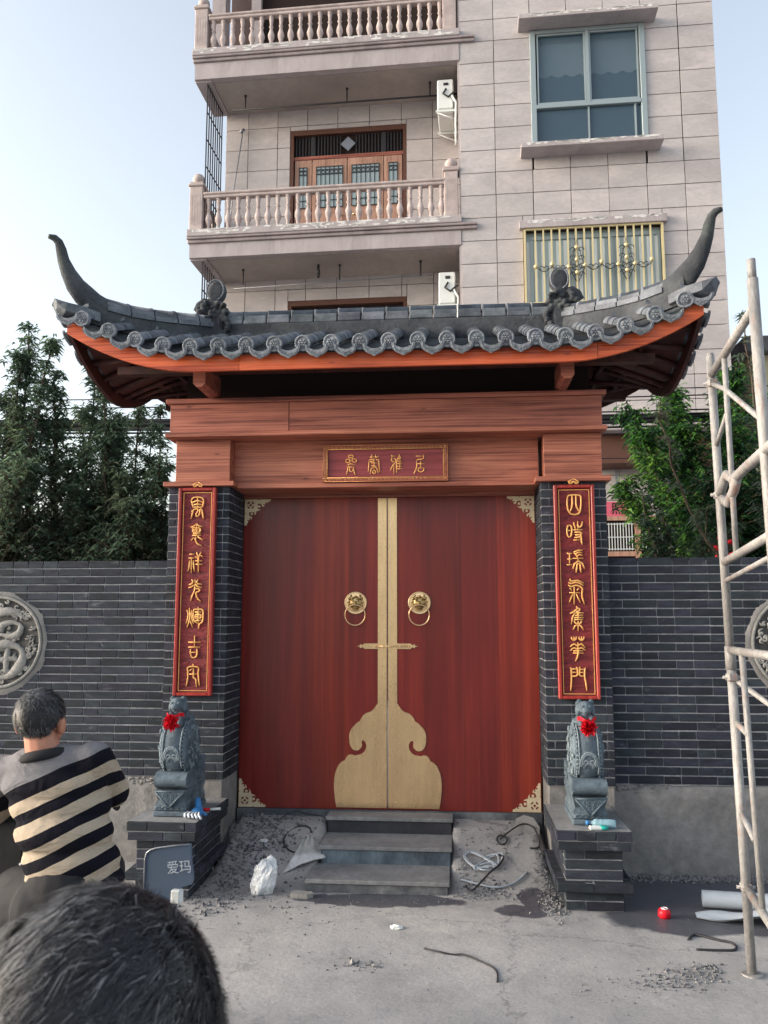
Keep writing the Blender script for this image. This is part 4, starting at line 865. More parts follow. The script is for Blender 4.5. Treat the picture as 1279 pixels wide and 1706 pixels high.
# ------------------------------------------------------------ lion-topped drum stones
def drum_stone(cx, label, seed, sx):
    t = empty('drum_stone', (cx, -.42, .481), label=label, cat='drum stone', group='carved stone drums beside the doors'); rr = random.Random(seed)
    w = .107; Z = lambda z: z-.481; yo = -.20
    b = MB(); b.box(-w-.006, w+.006, yo, .24, .001, .034, 0, .006); b.box(-w, w, yo+.008, .235, .034, .072, 0, .008)
    for i in range(5): x = -w+.03+i*(2*w-.06)/4; b.tube([(x+.018*math.cos(a), yo+.004, .053+.011*math.sin(a)) for a in np.linspace(0, 2*PI, 10)], .003, 5)
    b.build('plinth', M_stone, t)
    wa = MB(); wa.add([(-w, yo+.012, .072), (w, yo+.012, .072), (w, .23, .072), (-w, .23, .072), (-w*.86, yo+.03, .105), (w*.86, yo+.03, .105), (w*.9, .22, .105), (-w*.9, .22, .105), (-w, yo+.004, .165), (w, yo+.004, .165), (w, .235, .165), (-w, .235, .165)],
           [(0, 1, 5, 4), (1, 2, 6, 5), (2, 3, 7, 6), (3, 0, 4, 7), (4, 5, 9, 8), (5, 6, 10, 9), (6, 7, 11, 10), (7, 4, 8, 11), (8, 9, 10, 11)])
    wa.build('waist', M_stone, t)
    cl = MB(); cl.prism([(-w*.92, .166), (w*.92, .166), (.0, .060)], yo-.012, yo+.03, 'Y')
    for s_ in (-1, 1): cl.tube([(s_*w*.9, yo-.012, .160), (0, yo-.014, .062)], .0055, 6)
    cl.tube([(-w*.9, yo-.013, .163), (w*.9, yo-.013, .163)], .005, 6)
    for a_, b_, r_ in ((0, .135, .018), (-.035, .140, .011), (.035, .140, .011), (0, .105, .012), (-.018, .118, .008), (.018, .118, .008)): cl.tube([(a_+r_*math.cos(q), yo-.013, b_+r_*math.sin(q)) for q in np.linspace(0, 2*PI, 12)], .0032, 5)
    cl.build('cloth_drape', M_stone, t)
    ro = MB(); n = 18; prof = [(yo+.050+.062*math.cos(a), .228+.052*math.sin(a)) for a in np.linspace(PI*.62, PI*1.42, 12)]
    prof = [(yo+.20, .282)]+prof+[(yo+.05, .168), (yo+.20, .168)]
    ro.prism(prof, -w, w, 'X'); 
    for s_ in (-1, 1): ro.tube([(s_*(w+.001), yo+.045+.034*(1-.7*u)*math.cos(6.5*u+2), .226+.034*(1-.7*u)*math.sin(6.5*u+2)) for u in np.linspace(0, 1, 16)], .0045, 5)
    ro.build('scroll_roll', M_stone, t)
    sd_ = MB(); sd_.box(-w+.004, w-.004, yo+.19, .235, .150, .34, 0, .01)
    for s_ in (-1, 1):
        for k in range(16):
            cy, cz, r_ = rr.uniform(yo+.2, .21), rr.uniform(.17, .34), rr.uniform(.012, .024); ph = rr.uniform(0, 6)
            sd_.tube([(s_*(w-.001), cy+r_*(1-.6*u)*math.cos(ph+5*u), cz+r_*(1-.6*u)*math.sin(ph+5*u)) for u in np.linspace(0, 1, 9)], .0045, 5)
    sd_.build('cloud_bracket', M_stone, t)
    # drum, axis across
    R0 = .172; cy, cz = yo+.178, .425; T = Matrix.Translation((0, cy, cz)) @ Matrix.Rotation(PI/2, 4, 'Y'); dw = .090
    d = MB(); d.lathe([(0, -dw), (R0*.62, -dw), (R0*.66, -dw-.006), (R0*.78, -dw-.006), (R0*.80, -dw), (R0*.93, -dw), (R0, -dw+.010), (R0, -dw+.028), (R0-.006, -dw+.032), (R0+.008, -.045), (R0+.010, 0), (R0+.008, .045), (R0-.006, dw-.032), (R0, dw-.028), (R0, dw-.010), (R0*.93, dw), (R0*.80, dw), (R0*.78, dw+.006), (R0*.66, dw+.006), (R0*.62, dw), (0, dw)], 48, T, caps=False)
    d.build('drum', M_stone, t)
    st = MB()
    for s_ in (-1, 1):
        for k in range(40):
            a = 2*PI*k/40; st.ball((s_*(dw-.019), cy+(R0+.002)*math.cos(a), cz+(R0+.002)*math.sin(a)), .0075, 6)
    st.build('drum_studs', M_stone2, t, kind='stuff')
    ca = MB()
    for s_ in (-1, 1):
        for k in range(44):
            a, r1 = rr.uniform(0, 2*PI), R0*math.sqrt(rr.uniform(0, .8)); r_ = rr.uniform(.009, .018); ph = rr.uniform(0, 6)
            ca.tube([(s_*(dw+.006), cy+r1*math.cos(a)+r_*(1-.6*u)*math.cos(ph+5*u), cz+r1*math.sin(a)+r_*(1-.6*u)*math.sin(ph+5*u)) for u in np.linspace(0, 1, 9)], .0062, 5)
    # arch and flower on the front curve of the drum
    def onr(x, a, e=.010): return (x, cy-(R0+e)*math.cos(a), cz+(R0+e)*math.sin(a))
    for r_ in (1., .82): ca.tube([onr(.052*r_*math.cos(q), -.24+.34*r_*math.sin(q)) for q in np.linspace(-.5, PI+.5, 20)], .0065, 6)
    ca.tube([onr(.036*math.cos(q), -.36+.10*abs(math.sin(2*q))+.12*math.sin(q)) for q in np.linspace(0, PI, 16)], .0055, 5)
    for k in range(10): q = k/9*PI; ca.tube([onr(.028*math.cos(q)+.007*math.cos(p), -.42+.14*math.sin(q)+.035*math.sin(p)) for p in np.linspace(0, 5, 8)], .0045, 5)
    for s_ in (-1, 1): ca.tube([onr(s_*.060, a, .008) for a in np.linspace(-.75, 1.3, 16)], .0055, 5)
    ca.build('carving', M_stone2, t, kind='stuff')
    # crouching lion on the drum
    L = MB(); z0 = cz+R0
    for c, r_ in (((0, cy+.03, z0+.02), (.055, .10, .05)), ((0, cy-.045, z0+.055), (.048, .055, .062)), ((0, cy-.085, z0+.115), (.050, .048, .044)), ((0, cy-.128, z0+.098), (.030, .028, .024)), ((0, cy-.122, z0+.080), (.026, .022, .012)), ((-.038, cy-.072, z0+.150), (.018, .014, .020)), ((.038, cy-.072, z0+.150), (.018, .014, .020)), ((-.024, cy-.122, z0+.125), (.012, .010, .009)), ((.024, cy-.122, z0+.125), (.012, .010, .009)),
                  ((-.045, cy-.060, z0+.095), (.02, .035, .04)), ((.045, cy-.060, z0+.095), (.02, .035, .04)), ((-.035, cy-.115, z0-.005), (.018, .035, .026)), ((.035, cy-.115, z0-.005), (.018, .035, .026)), ((-.035, cy-.100, z0+.03), (.018, .02, .04)), ((.035, cy-.100, z0+.03), (.018, .02, .04)), ((-.05, cy+.07, z0+.0), (.022, .05, .035)), ((.05, cy+.07, z0+.0), (.022, .05, .035)), ((0, cy+.125, z0+.03), (.02, .02, .045))): L.ball(c, r_, 12)
    for k in range(22):
        a = rr.uniform(-2.6, 2.6); L.ball((.05*math.sin(a), cy-.055+.03*math.cos(a), z0+.115+rr.uniform(-.045, .03)), rr.uniform(.010, .015), 6)
    o = remesh(L.build('lion', M_stone, t), .0036, 1)
    # ribbon pompom hung round its neck (a thing of its own)
    B = empty('ribbon_bow', (cx, -.42-.20-.02, .481+z0+.004), label=('red ribbon pompom hanging on the %s stone lion' % ('left' if sx < 0 else 'right')), cat='ribbon bow', group='red ribbon pompoms on the stone lions')
    pb = MB()
    for k in range(130):
        v = Vector((rr.gauss(0, 1), -abs(rr.gauss(0, .8))-.15, rr.gauss(0, 1))).normalized(); ln = rr.uniform(.045, .064); s2 = v.cross(Vector((rr.gauss(0, 1), rr.gauss(0, 1), rr.gauss(0, 1)))).normalized(); wd = rr.uniform(.006, .010)
        o_ = Vector((0, .015, 0)); a_, c_ = o_+v*.008, o_+v*ln; m1 = o_+v*ln*.6+s2.cross(v)*rr.uniform(-.01, .01)
        pb.add([a_+s2*wd*.3, a_-s2*wd*.3, m1-s2*wd, m1+s2*wd, c_-s2*wd*.6, c_+s2*wd*.6], [(0, 1, 2, 3), (3, 2, 4, 5)])
    for s_ in (-1, 1):
        V = []; 
        for k in range(9): u = k/8; V += [(s_*(.01+.05*u), .0+.07*u*u+.01, .02+.03*math.sin(u*2.2)+.012), (s_*(.01+.05*u), .0+.07*u*u+.012, .02+.03*math.sin(u*2.2)-.012)]
        pb.add(V, [(2*k, 2*k+1, 2*k+3, 2*k+2) for k in range(8)])
    pb.build('ribbon', M_red, B)
    return t
drum_stone(-1.342, 'blue-grey carved stone drum with crouching lion and red bow left of the doors', 1, -1)
drum_stone(1.362, 'blue-grey carved stone drum with lion and water bottle at its foot right of the doors', 2, 1)
# ------------------------------------------------------------ apartment building behind the gate (own frame, turned 1.7 degrees)
BA = R(1.7)
bld = empty('apartment_building', (.54, 8.24, 0), -BA, label='tall pink-tiled apartment block with balustraded balconies behind the gate', cat='apartment block')
def B(name, m, x0, x1, y0, y1, z0, z1, b=0., par=None, **k): return bx(name, m, par or bld, x0, x1, y0, y1, z0, z1, b, **k)
UL, UR, UC = -4.93, 4.69, .15
# structural walls (joint colour shows between the tiles)
B('wall', M_joint, UC+.012, UR-.012, .15, 9.0, 0, 17.0)
B('wall', M_joint, -4.62, .13, 1.31, 9.0, 0, 17.0)
UX = [.15, .785, 1.445, 2.11, 2.765, 3.43, 4.075, 4.69]; ZP = .4295; Z0T = 13.20
tcache = {}
def tile(x0, x1, z0, z1, y, name='wall_tile', par=None):
    k = (round(x1-x0, 2), round(z1-z0, 2))
    if k not in tcache: tcache[k] = MB().box(-(x1-x0)/2+.006, (x1-x0)/2-.006, -.006, .02, -(z1-z0)/2+.006, (z1-z0)/2-.006, 0, .002).mesh('wall_tile', M_btile)
    j = random.uniform(-.0015, .0015)
    inst(name, tcache[k], par or bld, ((x0+x1)/2, y+j, (z0+z1)/2), (random.uniform(-.002, .002), 0, random.uniform(-.002, .002)))
WIN = [(1.47, 3.45, 10.14, 12.44), (1.25, 3.66, 6.9, 8.62)]
def clip_tile(x0, x1, z0, z1, holes, y):
    R_ = [(x0, x1, z0, z1)]
    for (a, b, c, d) in holes:
        N = []
        for (p, q, r, s) in R_:
            if q <= a or p >= b or s <= c or r >= d: N.append((p, q, r, s)); continue
            if p < a: N.append((p, a, r, s))
            if q > b: N.append((b, q, r, s))
            m0, m1 = max(p, a), min(q, b)
            if r < c: N.append((m0, m1, r, c))
            if s > d: N.append((m0, m1, d, s))
        R_ = N
    for p, q, r, s in R_:
        if q-p > .03 and s-r > .03: tile(p, q, r, s, y)
z = Z0T+ZP*2
while z > 3.0:
    for a, b in zip(UX, UX[1:]):
        if not (z < 7.2 and b < 2.2): clip_tile(a, b, z-ZP, z, WIN+[(2.1, 4.0, 4.3, 4.86)], 0)
    z -= ZP
# back walls of the balconies
BX = [-4.62, -4.15, -3.54, -2.93, -2.31, -1.67, -1.03, -.41, .13]
for zt, dz, n in ((12.04, (.40, .45, .46, .54, .46, .46, .3), 0), (8.62, (.42, .43, .43, .5), 0)):
    zz = zt
    for h in dz:
        for a, b in zip(BX, BX[1:]): clip_tile(a, b, zz-h, zz, [(-3.28, -.93, zz-9, 11.54 if zt > 9 else 7.96)], 1.15)
        zz -= h
# side wall of the recess on the right
for zt in (12.04, 8.5):
    for i in range(5 if zt > 9 else 3):
        B('side_tile', M_btile, .118, .130, .02, .57, zt-.43*(i+1)+.006, zt-.43*i-.006); B('side_tile', M_btile, .118, .130, .582, 1.14, zt-.43*(i+1)+.006, zt-.43*i-.006)
B('wall', M_render, .132, .16, .0125, 1.17, 5.0, 17.0)
# balcony slabs with stepped cornice
BAL = bpy.data.meshes
bprof = [(.0, 0), (.052, 0), (.052, .03), (.034, .045), (.030, .10), (.040, .14), (.062, .20), (.064, .25), (.050, .30), (.034, .35), (.028, .40), (.036, .42), (.046, .43), (.036, .445), (.028, .46), (.034, .53), (.044, .57), (.038, .60), (.05, .615), (.052, .64), (0, .64)]
def floor_slab(zb, zt, k):
    s = B('balcony_slab', M_render, UL+.05, .14, .03, 1.16, zb, zt-.02)
    B('fascia_band', M_render, UL+.04, UC, -.02, .03, zb, zt-.17)
    B('cornice', M_mould, UL+.01, .44, -.06, .03, zt-.165, zt-.105, .008); B('cornice', M_mould, UL, .44, -.09, .03, zt-.10, zt-.055, .008)
    B('coping', M_render, UL, UC+.02, -.10, .20, zt-.05, zt+.09, .01)
    B('cornice', M_mould, UL+.005, UL+.05, .031, 1.16, zt-.165, zt-.055, .006); B('fascia_band', M_render, UL+.03, UL+.05, .031, 1.16, zb, zt-.17)
    B('soffit', M_soffw, UL+.38, .06, .12, 1.15, zb-.012, zb-.0005); B('soffit_beam', M_render, UL+.04, UL+.36, .031, 1.15, zb-.03, zb-.0006, .005)
    # peeling paint flakes on the coping
    rr = random.Random(k); mb = MB()
    for i in range(60):
        x = rr.uniform(UL+.1, .0); w_ = rr.uniform(.02, .14)*(1 if rr.random() < .9 else 2); zz = zt+rr.uniform(-.02, .085)
        P = [(x+w_*math.cos(a)*rr.uniform(.6, 1), zz+.03*math.sin(a)*rr.uniform(.4, 1)) for a in np.linspace(0, 2*PI, 8)[:-1]]; mb.prism([(a, min(max(b, zt-.045), zt+.085)) for a, b in P], -.1035, -.1005, 'Y')
    mb.build('paint_flakes', M_peel, bld, kind='stuff')
    # balustrade
    bz = zt+.09; rail = empty('balustrade', (0, .05, bz), parent=bld)
    MB().box(UL+.28, -.13, -.07, .07, .64, .70, 0, .012).box(UL+.28, -.13, -.085, .085, .702, .755, 0, .015).build('top_rail', M_balu, rail)
    me = MB().lathe(bprof, 12).mesh('baluster', M_balu); n = 24
    for i in range(n): inst('baluster', me, rail, (UL+.37+i*(4.36/(n-1)), 0, 0), (0, 0, random.uniform(0, 1)))
    for i in range(4): inst('baluster', me, rail, (UL+.14, .32+i*.21, 0))
    MB().box(UL+.07, UL+.21, .14, 1.08, .64, .70, 0, .012).box(UL+.055, UL+.225, .14, 1.08, .702, .755, 0, .015).build('top_rail', M_balu, rail)
    for x in (UL+.14, -.02):
        p = MB(); p.box(x-.125, x+.125, -.075, .175, 0, .88, 0, .01); p.box(x-.155, x+.155, -.105, .205, .88, .93, 0, .015); p.box(x-.135, x+.135, -.085, .185, .93, .97, 0, .01)
        for i in range(4): p.box(x-.09+i*.05, x-.07+i*.05, -.079, -.0755, .12, .72)
        p.build('rail_post', M_balu, rail)
        MB().ball((x, .05, 1.07), .115, 18).build('finial_ball', M_balu, rail)
floor_slab(8.42, 8.86, 1); floor_slab(12.0, 12.5, 2)
B('balcony_slab', M_render, UL+.05, .14, .03, 1.16, 15.6, 16.0)
B('column', M_render, UL+.05, UL+.33, .85, 1.15, 12.45, 15.6); B('wall', M_dark, -3.9, .1, 1.12, 1.159, 12.6, 15.6); B('column', M_render, -4.1, -3.9, 1.0, 1.158, 12.6, 15.6)
B('column', M_render, -.12, .06, .03, .25, 13.3, 15.6)
# iron lattice closing the left end of each balcony
for zb, zt in ((8.95, 11.97), (5.4, 8.39)):
    g = MB()
    for i in range(8): y = .10+i*.13; g.box(UL+.255, UL+.275, y-.009, y+.009, zb, zt)
    for zz in np.arange(zb+.25, zt, .55): g.box(UL+.257, UL+.273, .1, 1.04, zz-.009, zz+.009)
    g.build('lattice_screen', M_iron, bld)
# balcony doors
def door(zb, zt, full):
    d = empty('balcony_door', (-2.105, 1.15, 0), parent=bld); W = 1.175
    fr = MB(); fr.box(-W, -W+.07, .0, .14, zb, zt); fr.box(W-.07, W, .0, .14, zb, zt); fr.box(-W+.0705, W-.0705, .0, .14, zt-.10, zt); fr.build('frame', M_wframe, d)
    MB().box(-W+.07, W-.07, .10, .14, zb, zt-.10).build('dark_backing', M_dark, d)
    if full:
        MB().box(-W+.07, W-.07, .04, .099, 10.93, 11.0).build('transom_bar', M_lintel, d)
        tb = MB()
        for i in range(34):
            x = -W+.12+i*(2*W-.24)/33
            if not (abs(x) < .14): tb.box(x-.010, x+.010, .05, .07, 11.0, zt-.12)
        for x in (-.72, .72): tb.box(x-.04, x+.04, .04, .08, 11.0, zt-.12)
        tb.build('transom_bars', M_iron, d, kind='stuff')
        MB().add([(-.15, .03, 11.22), (0, .03, 11.07), (.15, .03, 11.22), (0, .03, 11.37), (-.15, .06, 11.22), (0, .06, 11.07), (.15, .06, 11.22), (0, .06, 11.37)], [(0, 1, 2, 3), (4, 7, 6, 5), (0, 4, 5, 1), (1, 5, 6, 2), (2, 6, 7, 3), (3, 7, 4, 0)]).build('diamond_panel', M_steel, d)
        for x0, x1 in ((-1.09, -.735), (-.73, -.02), (-.015, .715), (.72, 1.09)):
            MB().box(x0+.004, x1-.004, .05, .0985, zb, 10.928, 0, .006).build('door_panel', M_wdoor, d)
            big = (x1-x0) > .5; w_ = .09 if big else .10
            MB().box(x0+w_, x1-w_, .046, .0495, 9.9, 10.76).build('ornate_pane', M_glass2, d)
            pb = MB(); 
            n = 6 if big else 2
            for i in range(n+1): x = x0+w_+i*(x1-x0-2*w_)/n; pb.box(x-.006, x+.006, .034, .0455, 9.9, 10.76)
            for zz in (9.9, 10.05, 10.33, 10.6, 10.70, 10.76): pb.box(x0+w_-.01, x1-w_+.01, .030, .0335, zz-.007, zz+.007)
            for i in range(n): pb.tube([(x0+w_+(i+.5)*(x1-x0-2*w_)/n+.035*math.cos(a), .036, 10.65+.035*math.sin(a)) for a in np.linspace(0, 2*PI, 10)], .005, 4)
            pb.build('pane_tracery', M_iron, d)
            MB().box(x0+w_, x1-w_, .044, .0495, 9.35, 9.75, 0, .004).build('raised_panel', M_wdoor, d)
        for x in (-.1, .1): MB().tube([(x, .02, 9.72), (x*1.6, .02, 9.72)], .014, 6).build('handle', M_brass, d)
door(8.95, 11.54, True); door(5.4, 7.96, False)
# clothes rails under the soffits
for zc, xs_, xe in ((11.99, (-4.05, -2.03, -.42), .1), (8.405, (-4.02, -2.15, -.62), -.4)):
    for x in xs_: MB().tube([(x, .55, zc+.01), (x, .55, zc-.30)], .016, 6).ball((x, .55, zc-.02), .03, 6).build('rail_hanger', M_iron, bld)
    MB().tube([(-4.3 if zc > 9 else -4.2, .55, zc-.30-(.0 if zc > 9 else .08)), (xe, .55, zc-.29)], .018 if zc > 9 else .008, 6).build('clothes_rail', M_iron if zc > 9 else M_steel, bld)
MB().tube([(-2.55, .5, 8.40), (-2.55, .5, 8.30), (-2.53, .5, 8.27), (-2.55, .5, 8.22), (-2.55, .5, 8.14)], [.02, .03, .02, .035, .02], 8).build('ceiling_hook', M_iron, bld)
MB().tube([(-4.25, 1.08, 11.55), (-4.42, 1.06, 10.2), (-4.5, 1.05, 9.1)], .012, 6).tube([(-4.3, 1.08, 11.55), (-4.22, 1.08, 11.62)], .03, 6).build('leaning_pole', M_steel, bld)
# tall window with pelmet, lintel and sill
w = empty('window', (2.46, 0, 11.29), parent=bld)
MB().box(-.99, .99, .10, .12, -1.15, 1.15).build('reveal_backing', M_dark, w)
f = MB()
for a, b, c, d in ((-1.02, -.92, -1.15, 1.15), (.92, 1.02, -1.15, 1.15)): f.box(a, b, -.05, .08, c, d, 0, .006)
for c, d in ((1.08, 1.15), (-1.15, -1.10)): f.box(-.9195, .9195, -.05, .08, c, d, 0, .006)
f.box(-.9195, .9195, -.055, .06, -.385, -.31, 0, .004); f.box(-.03, .03, -.053, .0595, -.309, 1.079); f.box(-.014, .014, -.02, .059, -1.099, -.386)
f.box(.80, .83, -.02, .059, -1.099, -.386)
for a, b, c, d in ((-.9, -.03, -.30, 1.07), (.03, .9, -.30, 1.07)):
    for (p, q, r, s) in ((a+.004, a+.03, c, d), (b-.03, b-.004, c, d), (a+.0305, b-.0305, c, c+.03), (a+.0305, b-.0305, d-.03, d)): f.box(p, q, -.035, .0, r, s)
f.build('frame', M_alu, w)
for a, b, c, d in ((-.89, -.035, -.29, 1.06), (.035, .89, -.29, 1.06), (-.915, -.018, -1.09, -.39), (.018, .915, -1.09, -.39)): MB().box(a, b, .010, .016, c, d).build('pane', M_glass, w)
cm = MB()
for (xa, xb, zc) in ((-.88, .88, .32),):
    P = [(xa+(xb-xa)*i/64, zc-.05*abs(math.sin(PI*i/64*7))) for i in range(65)]; cm.prism(P+[(xb, 1.05), (xa, 1.05)], .06, .07, 'Y')
cm.build('pelmet_curtain', M_curtain, w)
def ledge(z0, z1, x0, x1, name, dep):
    l_ = MB(); l_.box(x0, x1, -dep, -.006, z0, z1, 0, .006); o = l_.build(name, M_render, bld)
    rr = random.Random(int(z0*10)); mb = MB()
    for i in range(34):
        x = rr.uniform(x0+.15, x1-.15); w_ = rr.uniform(.03, .16); zz = z1-rr.uniform(.0, .04); P = [(x+w_*math.cos(a)*rr.uniform(.6, 1), min(zz+.035*math.sin(a)*rr.uniform(.4, 1), z1-.002)) for a in np.linspace(0, 2*PI, 8)[:-1]]; mb.prism([(a, max(b, z0+.01)) for a, b in P], -dep-.003, -dep-.0005, 'Y')
    mb.build('paint_flakes', M_peel, bld, kind='stuff')
ledge(12.455, 12.54, 1.23, 3.67, 'window_head', .38); ledge(9.985, 10.075, 1.23, 3.67, 'window_sill', .38)
ledge(8.62, 8.76, 1.18, 3.72, 'window_head', .12)
# lower window with gilded security bars
w = empty('barred_window', (2.455, 0, 7.75), parent=bld)
MB().box(-1.19, 1.19, .10, .12, -.85, .86).build('reveal_backing', M_dark, w); MB().box(-1.17, 1.17, .06, .07, -.85, .84).build('pane', M_glass2, w)
cu_ = MB()
for i in range(18): x = -1.16+i*.13; cu_.box(x+.01, x+.07, .052, .058, -.85, .68)
cu_.build('curtain_folds', M_curtain, w)
f = MB(); f.box(-1.08, 1.08, .03, .055, .70, .77); 
for x in (-1.06, -.35, .32, 1.03): f.box(x-.03, x+.03, .03, .051, -.85, .695)
f.build('frame', M_alu, w)
g = MB()
for i in range(15): x = -1.0+i*.1415; g.box(x-.014, x+.014, -.075, -.047, -.49, .84)
for a, b in ((-1.2, -1.165), (1.165, 1.2)): g.box(a, b, -.08, .0, -.52, .86)
g.box(-1.164, 1.164, -.082, -.042, .841, .87); g.box(-1.164, 1.164, -.082, -.042, -.52, -.491); g.build('security_bars', M_goldbar, w)
rme = MB().ball((0, 0, 0), .042, 8).mesh('rosette', M_goldbar)
for i in range(0, 15, 2): inst('rosette', rme, w, (-1.0+i*.1415, -.08, .16+.04*math.sin(i)))
for x in (-.29, .56):
    for zz in (.02, .26, .48): inst('rosette', rme, w, (x, -.085, zz))
s = MB()
def curl(mb, cx, cz, r, ph, tu, y=-.09): mb.tube([(cx+r*(1-.6*u)*math.cos(ph+tu*u*5), y, cz+r*(1-.6*u)*math.sin(ph+tu*u*5)) for u in np.linspace(0, 1, 10)], .007, 5)
for i in range(7):
    x = -1.0+i*.283; s.tube([(x+.283*u, -.088, .15-.09*math.sin(PI*u)) for u in np.linspace(0, 1, 8)], .008, 5); curl(s, x+.09, .12, .045, 0, 1); curl(s, x+.19, .12, .045, PI, -1)
for x in (-.29, .56):
    for k in range(4):
        for s_ in (-1, 1): curl(s, x+s_*.07, -.02+k*.15, .055, 0 if s_ > 0 else PI, s_)
    s.tube([(x-.02, -.09, -.15), (x-.13, -.09, .1), (x, -.09, .62), (x+.13, -.09, .1), (x+.02, -.09, -.15)], .008, 5)
s.build('scrollwork', M_iron, w, kind='stuff')
# ground-floor porch, door grille and pink strip
B('porch_slab', M_render, 2.2, 4.3, -.9, -.012, 4.76, 4.88, .01); B('porch_shadow_box', M_wframe, 2.25, 4.25, -.6, -.0125, 4.28, 4.755)
B('downpipe', M_steel, 2.68, 2.72, -.14, -.1, 3.78, 4.27)
B('door_recess', M_dark, 2.2, 4.05, -.03, -.012, 1.2, 3.42); 
for x in (2.2, 2.98, 3.62): B('timber_post', M_wdoor, x, x+.09, -.09, -.031, 1.2, 3.40)
B('timber_rail', M_wdoor, 2.2, 4.1, -.092, -.030, 3.40, 3.47); B('timber_rail', M_wdoor, 2.29, 2.97, -.088, -.031, 2.80, 2.88)
gg = MB()
for i in range(14): x = 2.32+i*.047; gg.box(x-.006, x+.006, -.07, -.058, 2.9, 3.36)
for zz in (2.92, 3.12, 3.34): gg.box(2.3, 2.96, -.074, -.071, zz-.006, zz+.006)
for i in range(10): x = 3.10+i*.055; gg.box(x-.006, x+.006, -.07, -.058, 2.9, 3.36)
gg.build('door_grille', M_white, bld)
ps = B('paper_strip', M_pink, 2.0, 2.90, -.06, -.050, 3.46, 3.72)
tm = text_mesh('照', .21, .001, .003); tm.materials.append(M_ink); inst('brush_character', tm, ps, (2.71-2.45, -.0062, 0.0), (PI/2, 0, 0))
for i in range(3): B('red_streamer', M_red, 2.5+.12*i, 2.60+.12*i, -.13, -.11, 2.62+random.uniform(0, .03), 2.76)
# air-conditioner boxes hung inside the balcony recess
def aircon(z, label):
    t = empty('air_conditioner', (.54+math.cos(BA)*(-.12)+math.sin(BA)*.62, 8.24-math.sin(BA)*(-.12)+math.cos(BA)*.62, z), -BA, label=label, cat='air conditioner', group='air conditioners on the balconies')
    MB().box(-.15, .15, -.40, .40, 0, .60, 0, .02).build('casing', M_white, t)
    MB().box(-.16, -.151, -.25, .25, .05, .55, 0, .002).build('fan_grille', M_steel, t)
    MB().box(-.03, .06, -.412, -.401, .47, .52).tube([(.02, -.41, .40), (-.04, -.42, .30), (.06, -.43, .22), (.15, -.42, .30), (.20, -.40, .34)], .018, 6).build('pipe_fitting', M_iron, t)
    for s_ in (-1, 1): MB().box(-.18, .22, s_*.36-.02, s_*.36+.02, -.04, -.002).tube([(-.17, s_*.36, -.03), (.22, s_*.36, -.22)], .012, 5).build('bracket', M_white, t)
    MB().tube([(.12, -.42, .25), (.2, -.43, .1), (.19, -.43, -.3), (.19, -.43, -.75)], .02, 6).build('drain_hose', M_white, t)
bpy.context.view_layer.update()
aircon(11.20, 'white air conditioner box on bracket beside the upper balcony with hose'); aircon(7.42, 'white air conditioner box on the lower balcony, half hidden by the roof ridge')

# ------------------------------------------------------------ neighbours, cables
h = empty('old_house', (-6.2, 8.5, 0), R(4), label='low old house with grey tiled roof behind the left trees', cat='house')
MB().box(-3, 1.2, .2, 4, 0, 2.7).build('wall', M_whitewall, h)
V = []; F = []
rf = MB(); rf.add([(-3.4, -.3, 2.62), (1.5, -.3, 2.62), (1.5, 2.1, 3.75), (-3.4, 2.1, 3.75), (1.5, 4.4, 2.62), (-3.4, 4.4, 2.62), (-3.4, -.3, 2.52), (1.5, -.3, 2.52), (1.5, 4.4, 2.52), (-3.4, 4.4, 2.52)], [(0, 1, 2, 3), (3, 2, 4, 5), (6, 7, 1, 0), (7, 8, 4, 2, 1), (9, 6, 0, 3, 5), (6, 9, 8, 7)])
ro_ = rf.build('roof', M_oldtile, h)
tl = MB()
for i in range(32):
    x = -3.35+i*.15
    for k in range(16):
        y = -.32+k*.15; zz = 2.63+(y+.3)*.471; tl.tube([(x, y, zz+.025), (x, y+.16, zz+.09)], [.05, .042], 6)
tl.build('roof_tiles', M_oldtile, h, kind='stuff')
h = empty('neighbour_house', (9.6, 12.0, 0), label='cream rendered neighbour house with flat roof edge beyond the scaffold', cat='house')
MB().box(-2.7, 3, 0, 5, 0, 7.4).build('wall', M_yellow, h); MB().box(-2.9, 3.2, -.3, 5.2, 7.4, 7.75, 0, .02).build('roof_slab', M_oldtile, h)
MB().box(-2.2, -1.2, -.03, .02, 4.6, 6.0).build('window', M_glass, h)
def cable(y, z, sag, r, dz=0., lb='black overhead cable, one strand of the thick bundle passing behind the gate roof'):
    P = [(x, y+.0*x, z+dz*(x/14)+sag*((x-2)/14)**2-sag*.0) for x in np.linspace(-16, 16, 33)]
    return MB().tube(P, r, 6).build('power_cable', M_cable, None, label=lb, cat='cable', group='overhead cables behind the gate')
for y, z, sg, r, dz in ((3.8, 4.13, .3, .024, .0), (3.84, 4.10, .35, .03, .05), (3.78, 4.07, .3, .022, .04), (3.8, 4.17, .25, .014, -.02), (3.86, 4.03, .35, .012, .03), (3.8, 4.20, .3, .009, .05), (3.75, 3.93, .4, .007, .0), ): cable(y, z, sg, r, dz)
cable(3.9, 4.50, .2, .007, .02, 'thin black cable crossing highest, above the thick bundle behind the gate'); cable(3.9, 4.40, .2, .008, .06, 'thin black cable just under the highest one, above the thick bundle'); cable(4.0, 3.70, .5, .005, -.1, 'thinnest and lowest overhead cable, below the thick bundle behind the gate')

